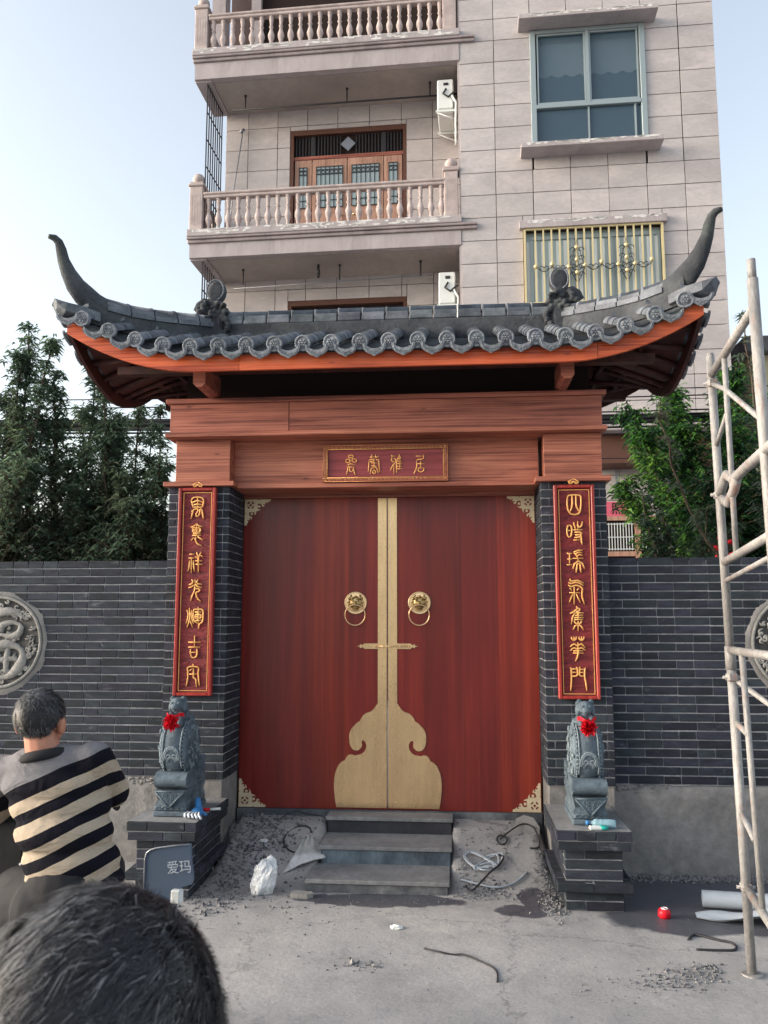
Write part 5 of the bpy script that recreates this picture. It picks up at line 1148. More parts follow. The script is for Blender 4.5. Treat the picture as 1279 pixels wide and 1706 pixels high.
# ------------------------------------------------------------ trees
def tree(name, loc, shoots, leaf, label, mats, seed, group=None, lsize=(.07, .11), tr=.03, trunkh=.6, cat='tree', curl_=.5, kind_=None):
    """shoots: (dx, dy, height, lean_x, lean_y, spread, leaves)"""
    t = empty(name, loc, label=label, cat=cat, group=group); rg = np.random.default_rng(seed); br = MB(); LV = []; LF = []
    br.tube([(0, 0, -.1), (.01, 0, trunkh*.5), (0, .02, trunkh)], [tr, tr*.8, tr*.7], 8)
    def leafquad(p, d, L, w):
        d = Vector(d); d.normalize(); s_ = d.cross(Vector((0, 0, 1))); s_ = s_.normalized() if s_.length > .01 else Vector((1, 0, 0)); nm = s_.cross(d); o = len(LV)
        rot = rg.uniform(-1.0, 1.0); s2 = s_*math.cos(rot)+nm*math.sin(rot); n2 = s2.cross(d)
        m1 = p+d*L*.45-n2*L*.04; e = p+d*L+Vector((0, 0, -L*curl_))
        w = w*.95; L = L*1.2; LV.extend([p, m1+s2*w+n2*w*.35, e, m1-s2*w+n2*w*.35, m1]); LF.extend([(o, o+1, o+4), (o+1, o+2, o+4), (o, o+4, o+3), (o+4, o+2, o+3)])
    for (dx, dy, hgt, lx, ly, sp, nl) in shoots:
        base = Vector((0, .02, trunkh)); top = Vector((dx+lx, dy+ly, hgt)); mid = Vector((dx*1.05, dy*1.05, trunkh+(hgt-trunkh)*.45))
        P = []
        for k in range(13):
            u = k/12; p = base*(1-u)**2+mid*2*u*(1-u)+top*u*u; p = p+Vector((rg.normal(0, .012), rg.normal(0, .012), 0))*(1 if 0 < k < 12 else 0); P.append(p)
        br.tube(P, [tr*.55*(1-.85*k/12)+.003 for k in range(13)], 6)
        ntw = max(8, int(nl/16))
        for q in range(ntw):
            u = 1-rg.uniform(0, 1)**1.25*.92; k = min(11, int(u*12)); p = P[k].lerp(P[k+1], u*12-k)
            a = rg.uniform(0, 2*PI); ln = sp*(1.12-u*.85)*rg.uniform(.45, 1.1); dv = Vector((math.cos(a), math.sin(a), rg.uniform(.35, 1.3))).normalized()
            e = p+dv*ln; e2 = e+Vector((dv.x*.3, dv.y*.3, -.12))*ln*.5; br.tube([p, p.lerp(e, .5)+Vector((0, 0, .03)), e, e2], [.006, .0045, .003, .0015], 4, caps=False)
            m_ = int(nl/ntw)
            for w_ in range(m_):
                uu = rg.uniform(.1, 1.); pp = p.lerp(e, uu) if uu < .8 else e.lerp(e2, (uu-.8)*5)
                aa = rg.uniform(0, 2*PI); d = Vector((math.cos(aa), math.sin(aa), rg.uniform(-.5, .75)))+dv*.5
                L = rg.uniform(*lsize); leafquad(pp+Vector((rg.normal(0, .02), rg.normal(0, .02), rg.normal(0, .02))), d, L, L*rg.uniform(.12, .17))
    br.build('trunk', M_bark, t)
    me = bpy.data.meshes.new('crown'); me.from_pydata([tuple(v) for v in LV], [], LF)
    for m in mats: me.materials.append(m)
    if len(mats) > 1:
        idx = np.repeat(rg.random(len(LF)//4) < (.55 if name == 'bushy_tree' else .3), 4).astype(np.int32); me.polygons.foreach_set('material_index', idx)
    inst('crown', me, t); return t
G = 'young trees behind the left wall'
tree('peach_tree', (-3.95, 1.7, .2), [(-.1, .2, 3.75, 0, 0, .55, 1500), (.25, .1, 3.55, .1, 0, .55, 1500), (-.3, 0, 3.0, 0, 0, .7, 1500), (-.35, 0, 4.2, -.1, 0, 0.75, 1710), (.0, 0, 4.15, .15, 0, 0.51, 2090), (.15, .1, 4.52, .0, 0, 0.32, 1710), (.25, -.1, 4.30, .22, .1, 0.32, 1710), (-.5, .2, 3.4, -.1, 0, 0.75, 1710), (.1, -.3, 3.0, .3, 0, 0.75, 1710)], None, 'tallest leafy peach tree at the left edge behind the wall', [M_leafL, M_leafD], 1, G, tr=.05, trunkh=1.5)
tree('peach_tree', (-3.35, 1.9, .2), [(-.25, .2, 3.5, 0, 0, .5, 1300), (.3, .2, 3.3, .1, 0, .5, 1200), (0, 0, 3.1, 0, 0, .6, 1300), (-.15, 0, 4.05, -.05, 0, 0.38, 1710), (.12, .1, 4.22, .08, 0, 0.32, 1520), (.3, 0, 3.6, .15, 0, 0.58, 1710), (-.3, -.1, 3.2, -.1, 0, 0.75, 1710), (.1, .2, 2.9, .2, 0, 0.75, 1710)], None, 'leafy peach tree with two tall shoots, second from the left edge', [M_leafL, M_leafD], 2, G, tr=.045, trunkh=1.3)
tree('peach_tree', (-2.75, 1.8, .2), [(-.2, .2, 3.35, 0, 0, .4, 900), (.25, .2, 3.15, .05, 0, .35, 650), (0, 0, 2.95, 0, 0, .55, 1200), (-.18, 0, 3.95, -.03, 0, 0.26, 950), (.02, .1, 3.85, .10, 0, 0.23, 798), (.25, 0, 3.1, .12, 0, 0.55, 950), (-.3, 0, 2.8, -.1, 0, 0.72, 1710), (.1, -.2, 2.6, .1, 0, 0.72, 1710)], None, 'thin peach tree with sparse shoots under the left roof tip', [M_leafL, M_leafD], 3, G, tr=.035, trunkh=1.2)
tree('peach_tree', (-2.25, 1.9, .2), [(-.15, .2, 3.1, 0, 0, .35, 600), (.15, 0, 2.9, .05, 0, .4, 900), (-.12, 0, 3.72, -.05, 0, 0.23, 722), (.1, .1, 3.62, .06, 0, 0.23, 684), (.28, 0, 3.3, .12, 0, 0.23, 494), (-.2, 0, 2.6, -.1, 0, 0.61, 1520), (.15, -.2, 2.5, .15, 0, 0.61, 1520)], None, 'thin peach tree with feathery shoots right beside the left pillar', [M_leafL, M_leafD], 4, G, tr=.03, trunkh=1.1)
tree('peach_tree', (-3.05, 2.3, .2), [(-.35, 0, 3.75, 0, 0, .5, 1500), (0, .1, 3.7, 0, 0, .45, 1400), (.35, 0, 3.5, .05, 0, .42, 1200), (.75, .1, 3.3, .05, 0, .4, 900), (0, 0, 3.0, 0, 0, .6, 1200)], None, 'broad bushy peach tree filling the gap behind the thin shoots, third from the left edge', [M_leafL, M_leafD], 12, G, tr=.04, trunkh=1.3)
tree('dark_shrub', (-2.9, 2.7, .2), [(x*.32-.9, .1*((x*3) % 4), 2.5+.25*math.sin(x*2.3), .05, 0, 0.75, 1900) for x in range(7)], None, 'dark dense shrub filling the space low behind the left peach trees', [M_leafD, M_leafL], 5, None, tr=.03, trunkh=.6, cat='shrub')
tree('dark_shrub', (-1.9, 3.0, .2), [(x*.3-.6, .1*x, 2.55+.15*math.sin(x*2.3), .05, 0, 0.75, 1710) for x in range(4)], None, 'dark shrub close behind the left pillar', [M_leafD], 6, None, tr=.03, trunkh=.6, cat='shrub')
# right side
import itertools
tree('bushy_tree', (3.62, 3.2, .2), [(.55*math.cos(a)*r_, .5*math.sin(a)*r_, h_, .35*math.cos(a)*r_, .2*math.sin(a), 0.66, 2600) for a, r_, h_ in ((0, .0, 4.25), (.9, 1, 4.1), (2.2, 1, 4.15), (3.0, 1.25, 3.85), (3.6, 1.35, 3.5), (4.4, 1.1, 3.5), (5.2, 1, 3.6), (3.2, 1.4, 3.0), (4.0, 1.2, 2.7), (5.6, 1.0, 2.9), (1.5, .7, 4.1), (6.0, 1.5, 3.9), (.3, 1.6, 4.1), (2.7, .8, 4.1), (3.1, .6, 3.6))], None, 'big bushy bright green tree behind the right wall and scaffold', [M_leafR, M_leafR2], 7, None, lsize=(.08, .13), tr=.06, trunkh=1.2)
tree('dark_shrub', (3.9, 2.4, .2), [(.3*x-.9, .1, 2.9+.3*math.sin(x*1.7), .05, 0, .6, 1900) for x in range(7)], None, 'deep green shrub behind the right wall at the foot of the bushy tree', [M_leafR2], 8, None, tr=.03, trunkh=.7, cat='shrub')
tree('slender_tree', (3.45, 1.6, .2), [(-.1, 0, 4.35, -.12, 0, .20, 300), (.12, 0, 4.42, .08, 0, .22, 380), (.35, .1, 4.45, .15, 0, .22, 420), (-.9, 0, 3.55, -.12, 0, .2, 240)], None, 'slender tree with dark drooping leaves rising between the scaffold posts', [M_leafD], 9, None, tr=.03, trunkh=1.4)
tree('small_tree', (2.75, 2.0, .2), [(-.30, 0, 2.75, -.12, 0, .22, 300), (-.05, 0, 2.55, -.2, 0, .25, 340), (.1, .1, 2.6, .1, 0, .3, 420), (-.2, 0, 2.35, -.1, 0, .3, 420), (.3, 0, 2.4, .1, 0, .3, 400)], None, 'small dark-leaved tree just above the right wall beside the pillar', [M_leafD, M_leafR2], 10, None, tr=.025, trunkh=1.2)
fl = MB(); rr = random.Random(4)
for k in range(26): fl.ball((2.98+rr.gauss(0, .05), 1.75+rr.gauss(0, .05), 2.33+rr.gauss(0, .09)), (.03, .02, .025), 6)
fl.build('red_blossom', M_red, None, label='cluster of red blossom just over the right wall under the bushy tree', cat='flowers', kind='stuff')
# ------------------------------------------------------------ scaffold frame at the right
t = empty('scaffold', (1.95, -2.0, 0), label='grey welded pipe scaffold frame with ladder rungs at the right edge', cat='scaffold'); o = Vector((1.95, -2.0, 0))
def pipe(name, P, r=.021, n=12, cap=None):
    mb = MB(); mb.tube([Vector(p)-o for p in P], r, n); mb.build(name, M_scaf, t)
A = lambda s, z: (1.985-.060*s-.016*z, -1.58-.86*s, z)     # s=0 far post, s=1 near post
pipe('post', [A(0, .0), A(0, 1.55)], .0235); pipe('post', [A(0, 1.556), A(0, 3.19)], .022); pipe('post', [A(1, .0), A(1, 1.55)], .0235); pipe('post', [A(1, 1.556), A(1, 3.27)], .0245); pipe('spigot', [A(1, 3.272), A(1, 3.36)], .019)
pipe('spigot', [A(0, 3.192), A(0, 3.20)], .018)
pipe('coupling_sleeve', [A(0, 1.50), A(0, 1.62)], .027); pipe('foot_plate', [A(0, -.02), A(0, .012)], .05)
pipe('top_rail', [A(.02, 3.08), A(.98, 3.14)], .022); pipe('rung', [A(.02, 2.06), A(.98, 2.12)], .021); pipe('rung', [A(.02, 1.60), A(.98, 1.60)], .021); pipe('rung', [A(.02, 1.235), A(.30, 1.20)], .015); pipe('rung', [A(.02, .78), A(.28, .70)], .015)
pipe('rung', [A(.02, .42), A(.98, .33)], .021); pipe('inner_rod', [A(.34, 3.10), A(.30, 2.08)], .014); pipe('inner_rod', [A(.27, 1.585), A(.33, .40)], .015);
pipe('rung', [A(.02, 2.69), A(.31, 2.80)], .012)
pipe('cross_brace', [A(0, 3.03), A(.30, 2.93), A(1.0, 2.62)], .013); pipe('cross_brace', [A(0, 1.96), A(1.0, 2.03)], .013); pipe('cross_brace', [A(0, 1.46), (2.5, -1.9, 1.0)], .014)
pipe('coupler_bar', [A(.02, 2.42), A(.12, 2.47), A(.20, 2.50), A(.36, 2.45), A(.6, 2.47), A(1.2, 2.50)], .024); pipe('coupler_bar', [A(.06, 2.39), A(.2, 2.35), A(.35, 2.40), A(.45, 2.47)], .024)
for z in (3.03, 2.42, 1.46, .42):
    mb = MB(); mb.box(-.026, .026, -.03, .03, -.022, .022, 0, .008).tube([(-.045, 0, 0), (.045, 0, 0)], .009, 6); p = Vector(A(0, z))-o; mb.build('clamp', M_scaf, t, p)

# ------------------------------------------------------------ people
def capsule(mb, a, b, ra, rb, n=12, k=5):
    a, b = Vector(a), Vector(b); mb.tube([a.lerp(b, i/k) for i in range(k+1)], [ra+(rb-ra)*i/k for i in range(k+1)], n); mb.ball(a, ra*.995, n); mb.ball(b, rb*.995, n)
def hair_strands(name, par, mats, c, rad, n, L, seed, keep, flow, width=.0011, bald=None, lift_=.35, w2=.3):
    """short flat tapering hairs growing from an ellipsoid scalp"""
    rg = np.random.default_rng(seed); V = []; F = []; MI = []
    c = Vector(c); done = 0
    while done < n:
        v = Vector(rg.normal(size=3)).normalized()
        if not keep(v): continue
        if bald is not None and rg.random() < bald(v): continue
        p = c+Vector((v.x*rad[0], v.y*rad[1], v.z*rad[2])); nn = Vector((v.x/rad[0], v.y/rad[1], v.z/rad[2])).normalized()
        cl = noise.noise_vector(v*7); d = flow(v)+Vector(rg.normal(0, .16, 3))+cl*.9; d = (d-nn*d.dot(nn)); d = d.normalized() if d.length > 1e-4 else nn.orthogonal()
        l_ = L*rg.uniform(.6, 1.15)*(1+.5*cl.x); s = nn.cross(d).normalized()*width*rg.uniform(.7, 1.3)
        up = lift_*rg.uniform(.5, 1.3)*(1+1.1*cl.z); o_ = len(V); q0 = p-nn*.002; q1 = p+d*l_*.45+nn*l_*up*.55; q2 = p+d*l_+nn*l_*up*.65-Vector((0, 0, l_*.15))
        V += [q0-s, q0+s, q1-s*.8, q1+s*.8, q2]; F += [(o_, o_+1, o_+3, o_+2), (o_+2, o_+3, o_+4)]; m_ = 1 if rg.random() < w2(v) else 0; MI += [m_, m_]; done += 1
    me = bpy.data.meshes.new(name); me.from_pydata([tuple(v) for v in V], [], F)
    for m in mats: me.materials.append(m)
    me.polygons.foreach_set('material_index', MI); return inst(name, me, par)
# --- man seated on the scooter, seen from behind (metres, world frame)
man = empty('person', (-.76, -3.25, .76), label='man in beige and black striped knit shirt seated on scooter with his back turned', cat='person'); mo = Vector((-.76, -3.25, .76))
NK = Vector((-.895, -3.26, 1.285)); HD = Vector((-.925, -3.245, 1.408)); HIP = Vector((-.765, -3.28, .84)); SR = Vector((-.728, -3.24, 1.272)); SL_ = Vector((-1.075, -3.22, 1.215)); CH_ = Vector((-.855, -3.24, 1.17)); WA = Vector((-.775, -3.28, .98))
def loc(mb, off): mb.v = [tuple(Vector(v)-off) for v in mb.v]; return mb
def hand(mb, wrist, d, side):
    wrist = Vector(wrist); d = Vector(d).normalized(); s = d.cross(Vector((0, 0, 1))).normalized()*side; dn = Vector((0, 0, -1))
    mb.ball(wrist+d*.045, (.04, .045, .018), 10); capsule(mb, wrist, wrist+d*.04, .026, .028)
    for i, (off, ln) in enumerate(((-.030, .068), (-.010, .078), (.011, .072), (.030, .058))):
        a = wrist+d*.075+s*off; b = a+d*ln*.45+dn*.006; c_ = b+d*ln*.12+dn*ln*.40; e = c_-d*ln*.28+dn*.01; capsule(mb, a-d*.03, b, .0095, .009, 8, 3); capsule(mb, b, c_, .009, .008, 8, 3); capsule(mb, c_, e, .008, .007, 8, 2)
    a = wrist+d*.025-s*.03; b = a+d*.03-s*.02+dn*.01; c_ = b+d*.025+s*.008+dn*.02; capsule(mb, a, b, .012, .011, 8, 3); capsule(mb, b, c_, .011, .009, 8, 3)
GR = Vector((-.90, -2.76, 1.03)); GL = Vector((-1.17, -2.88, 1.02)); ER = Vector((-.725, -3.06, 1.13)); EL = Vector((-1.20, -3.02, 1.03))
b = MB()
capsule(b, HD+Vector((0, -.01, .018)), HD+Vector((0, .01, .01)), .074, .074, 20); b.ball(HD+Vector((0, .045, -.035)), (.058, .058, .074), 16); capsule(b, HD+Vector((.005, -.01, -.05)), NK+Vector((0, 0, -.02)), .056, .062)
b.ball(HD+Vector((.004, .112, -.035)), (.012, .018, .02), 8); b.ball(HD+Vector((0, .098, -.075)), (.024, .012, .010), 8)
for s_ in (-1, 1):
    b.ball(HD+Vector((s_*.030, .090, .005)), (.014, .010, .009), 8)
    e = HD+Vector((s_*.079, -.002, -.020)); b.ball(e, (.013, .022, .034), 10); b.ball(e+Vector((s_*.006, -.010, .006)), (.006, .012, .022), 8)
capsule(b, CH_+Vector((0, .01, -.02)), WA, .095, .095); capsule(b, WA, HIP, .095, .105); capsule(b, SR+Vector((-.02, .01, -.02)), SL_+Vector((.02, .01, -.01)), .04, .04); 
for S_, E_, G_, sd_ in ((SR, ER, GR, 1), (SL_, EL, GL, -1)): capsule(b, S_, E_, .045, .036); w_ = G_-(G_-E_).normalized()*.10; capsule(b, E_, w_, .036, .025); hand(b, w_, G_-E_, sd_)
KR = HIP+Vector((-.06, .42, -.04)); KL = HIP+Vector((-.38, .30, -.06)); FR = KR+Vector((-.06, .02, -.52)); FL = KL+Vector((.04, .02, -.50))
HR_, HL_ = HIP+Vector((.08, 0, -.03)), HIP+Vector((-.08, 0, -.03))
for H_, K_, F_ in ((HR_, KR, FR), (HL_, KL, FL)): capsule(b, H_, K_, .075, .055); capsule(b, K_, F_, .052, .036); capsule(b, F_+Vector((0, -.04, -.05)), F_+Vector((0, .15, -.065)), .034, .028)
body = remesh(loc(b, mo).build('body', M_skin, man), .006, 3)
# trousers
p = MB(); capsule(p, HIP+Vector((-.005, 0, .03)), HIP+Vector((.0, 0, -.01)), .150, .158, 18); p.ball(HIP+Vector((.07, -.02, -.03)), (.115, .13, .12), 16); p.ball(HIP+Vector((-.08, -.02, -.04)), (.115, .13, .12), 16)
for H_, K_, F_ in ((HR_, KR, FR), (HL_, KL, FL)): capsule(p, H_, K_, .098, .072, 14); capsule(p, K_, F_+Vector((0, 0, .05)), .068, .056, 14)
capsule(p, HIP+Vector((-.1, .0, -.03)), HIP+Vector((-.2, .06, -.06)), .11, .10)
remesh(loc(p, mo).build('trousers', M_black, man), .009, 4)
for F_ in (FR, FL):
    s = MB(); capsule(s, F_+Vector((0, -.045, -.05)), F_+Vector((0, .16, -.065)), .042, .036, 12); s.box(F_.x-.04, F_.x+.04, F_.y-.085, F_.y+.19, F_.z-.115, F_.z-.09, 0, .01); remesh(loc(s, mo).build('shoe', M_blackpl, man), .006, 2)
# knitted shirt: stripes follow its own up axis
def knit():
    m = bpy.data.materials.new('striped_knit'); m.use_nodes = True; n = m.node_tree.nodes; l = m.node_tree.links; pr = n['Principled BSDF']; pr.inputs['Roughness'].default_value = .95; pr.inputs['Specular IOR Level'].default_value = .1
    tc = n.new('ShaderNodeTexCoord'); nz = n.new('ShaderNodeTexNoise'); nz.inputs['Scale'].default_value = 5; l.new(tc.outputs['Object'], nz.inputs[0])
    wob = n.new('ShaderNodeVectorMath'); wob.operation = 'MULTIPLY_ADD'; wob.inputs[1].default_value = (.02, .02, .030); l.new(nz.outputs['Color'], wob.inputs[0]); l.new(tc.outputs['Object'], wob.inputs[2])
    dt = n.new('ShaderNodeVectorMath'); dt.operation = 'DOT_PRODUCT'; up = Vector((-.42, 0.0, .91)).normalized(); dt.inputs[1].default_value = up; l.new(wob.outputs[0], dt.inputs[0])
    v = n.new('ShaderNodeMapRange'); v.inputs[1].default_value = -.06; v.inputs[2].default_value = .60; l.new(dt.outputs['Value'], v.inputs[0])
    r_ = n.new('ShaderNodeValToRGB'); r_.color_ramp.interpolation = 'CONSTANT'; el_ = r_.color_ramp.elements
    bl, be, gr = srgb(20, 20, 28), srgb(160, 147, 130), srgb(112, 111, 114)
    # distances (m) above the hem, measured along the back
    cuts = [(.0, be), (.035, bl), (.076, be), (.108, bl), (.150, be), (.188, bl), (.228, be), (.260, bl), (.300, be), (.340, bl), (.378, be), (.416, bl), (.462, gr)]
    el_[0].position = 0; el_[0].color = be; el_[1].position = (.035+.06)/.66; el_[1].color = bl
    for q, c in cuts[2:]: e_ = el_.new(min(.999, (q+.06+.018)/.66)); e_.color = c
    el_[1].position = (.035+.078)/.66
    l.new(v.outputs[0], r_.inputs[0])
    wv = n.new('ShaderNodeTexNoise'); wv.inputs['Scale'].default_value = 160; l.new(tc.outputs['Object'], wv.inputs[0])
    mr = n.new('ShaderNodeMapRange'); mr.inputs[3].default_value = .8; mr.inputs[4].default_value = 1.2; l.new(wv.outputs[0], mr.inputs[0])
    mx = n.new('ShaderNodeMix'); mx.data_type = 'RGBA'; mx.blend_type = 'MULTIPLY'; mx.inputs[0].default_value = 1; l.new(r_.outputs[0], mx.inputs[6]); l.new(mr.outputs[0], mx.inputs[7]); l.new(mx.outputs[2], pr.inputs['Base Color'])
    bp = n.new('ShaderNodeBump'); bp.inputs['Strength'].default_value = .35; bp.inputs['Distance'].default_value = .003; l.new(wv.outputs[0], bp.inputs['Height'])
    fo = n.new('ShaderNodeTexNoise'); fo.inputs['Scale'].default_value = 7; fo.inputs['Distortion'].default_value = 1.2; fm = n.new('ShaderNodeMapping'); fm.inputs['Scale'].default_value = (1, 1, 2.2); fm.inputs['Rotation'].default_value = (0, .6, 0); l.new(tc.outputs['Object'], fm.inputs[0]); l.new(fm.outputs[0], fo.inputs[0])
    b2 = n.new('ShaderNodeBump'); b2.inputs['Strength'].default_value = .6; b2.inputs['Distance'].default_value = .03; l.new(fo.outputs[0], b2.inputs['Height']); l.new(bp.outputs[0], b2.inputs['Normal']); l.new(b2.outputs[0], pr.inputs['Normal'])
    return m
M_knit = knit()
s = MB()
for u, c, rx, ry in ((0, HIP+Vector((.005, 0, .035)), .172, .140), (.2, WA+Vector((-.0, 0, -.03)), .168, .135), (.45, WA+Vector((-.03, .0, .06)), .170, .135), (.65, CH_+Vector((.015, 0, -.05)), .180, .135), (.85, CH_+Vector((-.01, 0, .02)), .190, .125), (1., CH_+Vector((-.025, 0, .075)), .165, .10)): s.ball(c, (rx, ry, .085), 20)
capsule(s, SR+Vector((-.01, 0, -.008)), NK+Vector((.05, 0, -.012)), .060, .052); capsule(s, SL_, NK+Vector((-.05, 0, -.035)), .062, .055)
capsule(s, SR, ER, .068, .058, 14); capsule(s, ER, ER.lerp(GR, .70), .056, .040, 14); capsule(s, SL_, EL, .072, .060, 14); capsule(s, EL, EL.lerp(GL, .70), .058, .040, 14)
remesh(loc(s, mo).build('knit_shirt', M_knit, man), .008, 8)
c_ = MB(); c_.tube([NK+Vector((.070*math.cos(a), .064*math.sin(a)+.0, .004+.016*math.cos(a+.5))) for a in np.linspace(0, 2*PI, 25)], .016, 8, caps=False, flat=1.4); loc(c_, mo).build('collar', M_black, man)
cap = MB(); cap.ball(HD+Vector((0, -.012, .020)), (.0785, .090, .086), 24); cap.v = [v for v in cap.v]; 
o_ = loc(cap, mo).build('hair_mass', M_hair, man)
# trim the scalp so it does not cover face, ears or nape
bm = bmesh.new(); bm.from_mesh(o_.data); hc = HD+Vector((0, -.012, .020))-mo
bmesh.ops.delete(bm, geom=[f for f in bm.faces if (f.calc_center_median()-hc).z < -.040 or ((f.calc_center_median()-hc).y > .05 and (f.calc_center_median()-hc).z < .045)], context='FACES'); bm.to_mesh(o_.data); bm.free()
keepf = lambda v: v.z > -.62 and not (v.y > .5 and v.z < .45) and not (abs(v.x) > .70 and v.y > -.45 and v.z < .02)
crown = Vector((.12, -.55, .78)).normalized()
def flowf(v): d = v-crown; return Vector((d.x, d.y, d.z-.35*(1-v.z)))
hair_strands('hair', man, [M_hair, M_hairg], tuple(hc), (.079, .091, .087), 24000, .022, 3, keepf, flowf, .0007, None, .28, lambda v: .03+.40*max(0, v.dot(crown))**14+(.15 if v.z < -.3 else 0))
# bag slung on his left
bg_ = empty('shoulder_bag', (-1.12, -3.02, .92), label='black shoulder bag with metal clip at the left edge beside the striped man', cat='bag')
MB().box(-.08, .08, -.05, .05, -.16, .12, 0, .025).build('bag_body', M_black, bg_); MB().tube([(.085, -.055, .07), (.10, -.06, .0), (.095, -.06, -.05), (.085, -.055, .0)], .006, 6).tube([(.06, -.06, -.05), (.12, -.062, -.03)], .007, 6).build('clip', M_steel, bg_)
MB().tube([(.0, 0, .11), (.04, .02, .25), (.05, .06, .36)], .014, 6, flat=.4).build('strap', M_black, bg_)

# --- second man right in front of the camera: only his crown is in frame
m2 = empty('person', (.262, -5.50, 0), label='dark-haired man close to the camera, only the top of his head showing', cat='person'); H2 = Vector((0, 0, 1.432))
b = MB(); b.ball(H2, (.090, .100, .108), 24); b.ball(H2+Vector((0, .05, -.05)), (.066, .058, .078), 16); capsule(b, H2+Vector((0, -.01, -.07)), H2+Vector((0, -.02, -.18)), .058, .064); b.ball(H2+Vector((0, .115, -.045)), (.012, .02, .022), 8); b.ball(H2+Vector((0, .1, -.085)), (.026, .012, .01), 8)
for s_ in (-1, 1): b.ball(H2+Vector((s_*.092, .0, -.045)), (.011, .022, .032), 10); b.ball(H2+Vector((s_*.032, .098, -.012)), (.014, .01, .009), 8); capsule(b, H2+Vector((s_*.03, -.02, -.22)), H2+Vector((s_*.19, -.02, -.27)), .07, .062); capsule(b, H2+Vector((s_*.20, -.02, -.28)), H2+Vector((s_*.23, .0, -.56)), .052, .042); capsule(b, H2+Vector((s_*.23, 0, -.56)), H2+Vector((s_*.14, .22, -.62)), .040, .028); hand(b, H2+Vector((s_*.13, .24, -.62)), (-s_*.35, .9, -.1), s_)
capsule(b, H2+Vector((0, -.02, -.30)), H2+Vector((0, -.02, -.62)), .14, .125)
for s_ in (-1, 1): capsule(b, H2+Vector((s_*.085, -.02, -.68)), H2+Vector((s_*.10, .0, -1.02)), .085, .055); capsule(b, H2+Vector((s_*.10, 0, -1.02)), H2+Vector((s_*.10, -.02, -1.36)), .055, .038); capsule(b, H2+Vector((s_*.10, -.04, -1.39)), H2+Vector((s_*.10, .14, -1.40)), .035, .03)
remesh(b.build('body', M_skin, m2), .007, 3)
c = MB(); capsule(c, H2+Vector((0, -.02, -.29)), H2+Vector((0, -.02, -.64)), .165, .15, 16)
for s_ in (-1, 1): capsule(c, H2+Vector((s_*.03, -.02, -.235)), H2+Vector((s_*.19, -.02, -.28)), .080, .075); capsule(c, H2+Vector((s_*.20, -.02, -.28)), H2+Vector((s_*.23, .0, -.56)), .066, .055); capsule(c, H2+Vector((s_*.23, 0, -.56)), H2+Vector((s_*.155, .18, -.61)), .052, .040)
remesh(c.build('jacket', M_black, m2), .01, 6)
c = MB()
for s_ in (-1, 1): capsule(c, H2+Vector((s_*.08, -.02, -.66)), H2+Vector((s_*.10, .0, -1.02)), .105, .075); capsule(c, H2+Vector((s_*.10, 0, -1.02)), H2+Vector((s_*.10, -.02, -1.34)), .07, .06)
remesh(c.build('trousers', M_black, m2), .01, 5)
cap = MB(); cap.ball(H2+Vector((0, -.004, .004)), (.0945, .105, .1125), 32); o_ = cap.build('hair_mass', M_hair, m2)
bm = bmesh.new(); bm.from_mesh(o_.data)
bmesh.ops.delete(bm, geom=[f for f in bm.faces if (f.calc_center_median()-H2).z < -.07 or ((f.calc_center_median()-H2).y > .05 and (f.calc_center_median()-H2).z < .04)], context='FACES'); bm.to_mesh(o_.data); bm.free()
keep2 = lambda v: v.z > -.6 and not (v.y > .5 and v.z < .35)
cr2 = Vector((.72, .45, .45)).normalized()
def flow2(v): d = (v-cr2); return Vector((d.x*1.0, d.y*1.0, d.z-.2))
hair_strands('hair', m2, [M_hair, M_hairg], tuple(H2+Vector((0, -.004, .004))), (.095, .1055, .113), 60000, .030, 8, keep2, flow2, .00040, None, .26, lambda v: .06+.42*max(0, -v.x*.6+v.z*.55-.1+.5*noise.noise(v*5)))  # grey strands thicken to the upper left: a sheen put into the colour

# ------------------------------------------------------------ electric scooter under the seated man
sc = empty('electric_scooter', (-.91, -3.01, 0), R(25), label='electric scooter with blue-grey front shield under the striped man', cat='electric scooter')
MB().box(-.11, .11, -.62, .10, .66, .74, 0, .03).build('seat', M_blackpl, sc); MB().prism([(-.60, .34), (-.62, .62), (.06, .66), (.12, .34), (.02, .24), (-.50, .24)], -.10, .10, 'X').build('body_shell', M_panel, sc)
MB().box(-.13, .13, .02, .46, .20, .25, 0, .015).build('deck', M_blackpl, sc)
MB().tube([(0, .42, .22), (0, .38, .60), (0, .30, .98)], .028, 10).build('steering_column', M_blackpl, sc)
for nm, y in (('wheel', -.50), ('wheel', .56)):
    w = MB(); T = Matrix.Translation((0, y, .205)) @ Matrix.Rotation(PI/2, 4, 'Y'); w.lathe([(.14, -.035), (.185, -.042), (.204, -.02), (.204, .02), (.185, .042), (.14, .035), (.14, -.035)], 28, T, caps=False); wo_ = w.build('wheel', M_blackpl, sc)
    hb = MB(); hb.lathe([(.0, -.03), (.05, -.03), (.05, .03), (.0, .03)], 14, T)
    for k in range(5): a = k*2*PI/5; hb.tube([(0, y+.04*math.cos(a), .205+.04*math.sin(a)), (0, y+.145*math.cos(a), .205+.145*math.sin(a))], .012, 6)
    hb.build('hub', M_steel, wo_)
for s_ in (-1, 1): MB().tube([(s_*.05, .44, .52), (s_*.055, .56, .205)], .016, 8).build('fork', M_steel, sc)
MB().tube([(-.19, .22, 1.00), (-.15, .27, 1.02), (0, .30, .99), (.15, .27, 1.02), (.18, .22, 1.00)], .013, 8).build('handlebar', M_blackpl, sc)
MB().box(-.07, .07, .30, .40, .90, 1.02, 0, .03).build('dash', M_blackpl, sc)
MB().prism([(-.08, .0), (.08, .0), (.06, .10), (-.06, .10)], .60, .66, 'Y').build('lamp', M_white, sc, (0, -.14, .60))
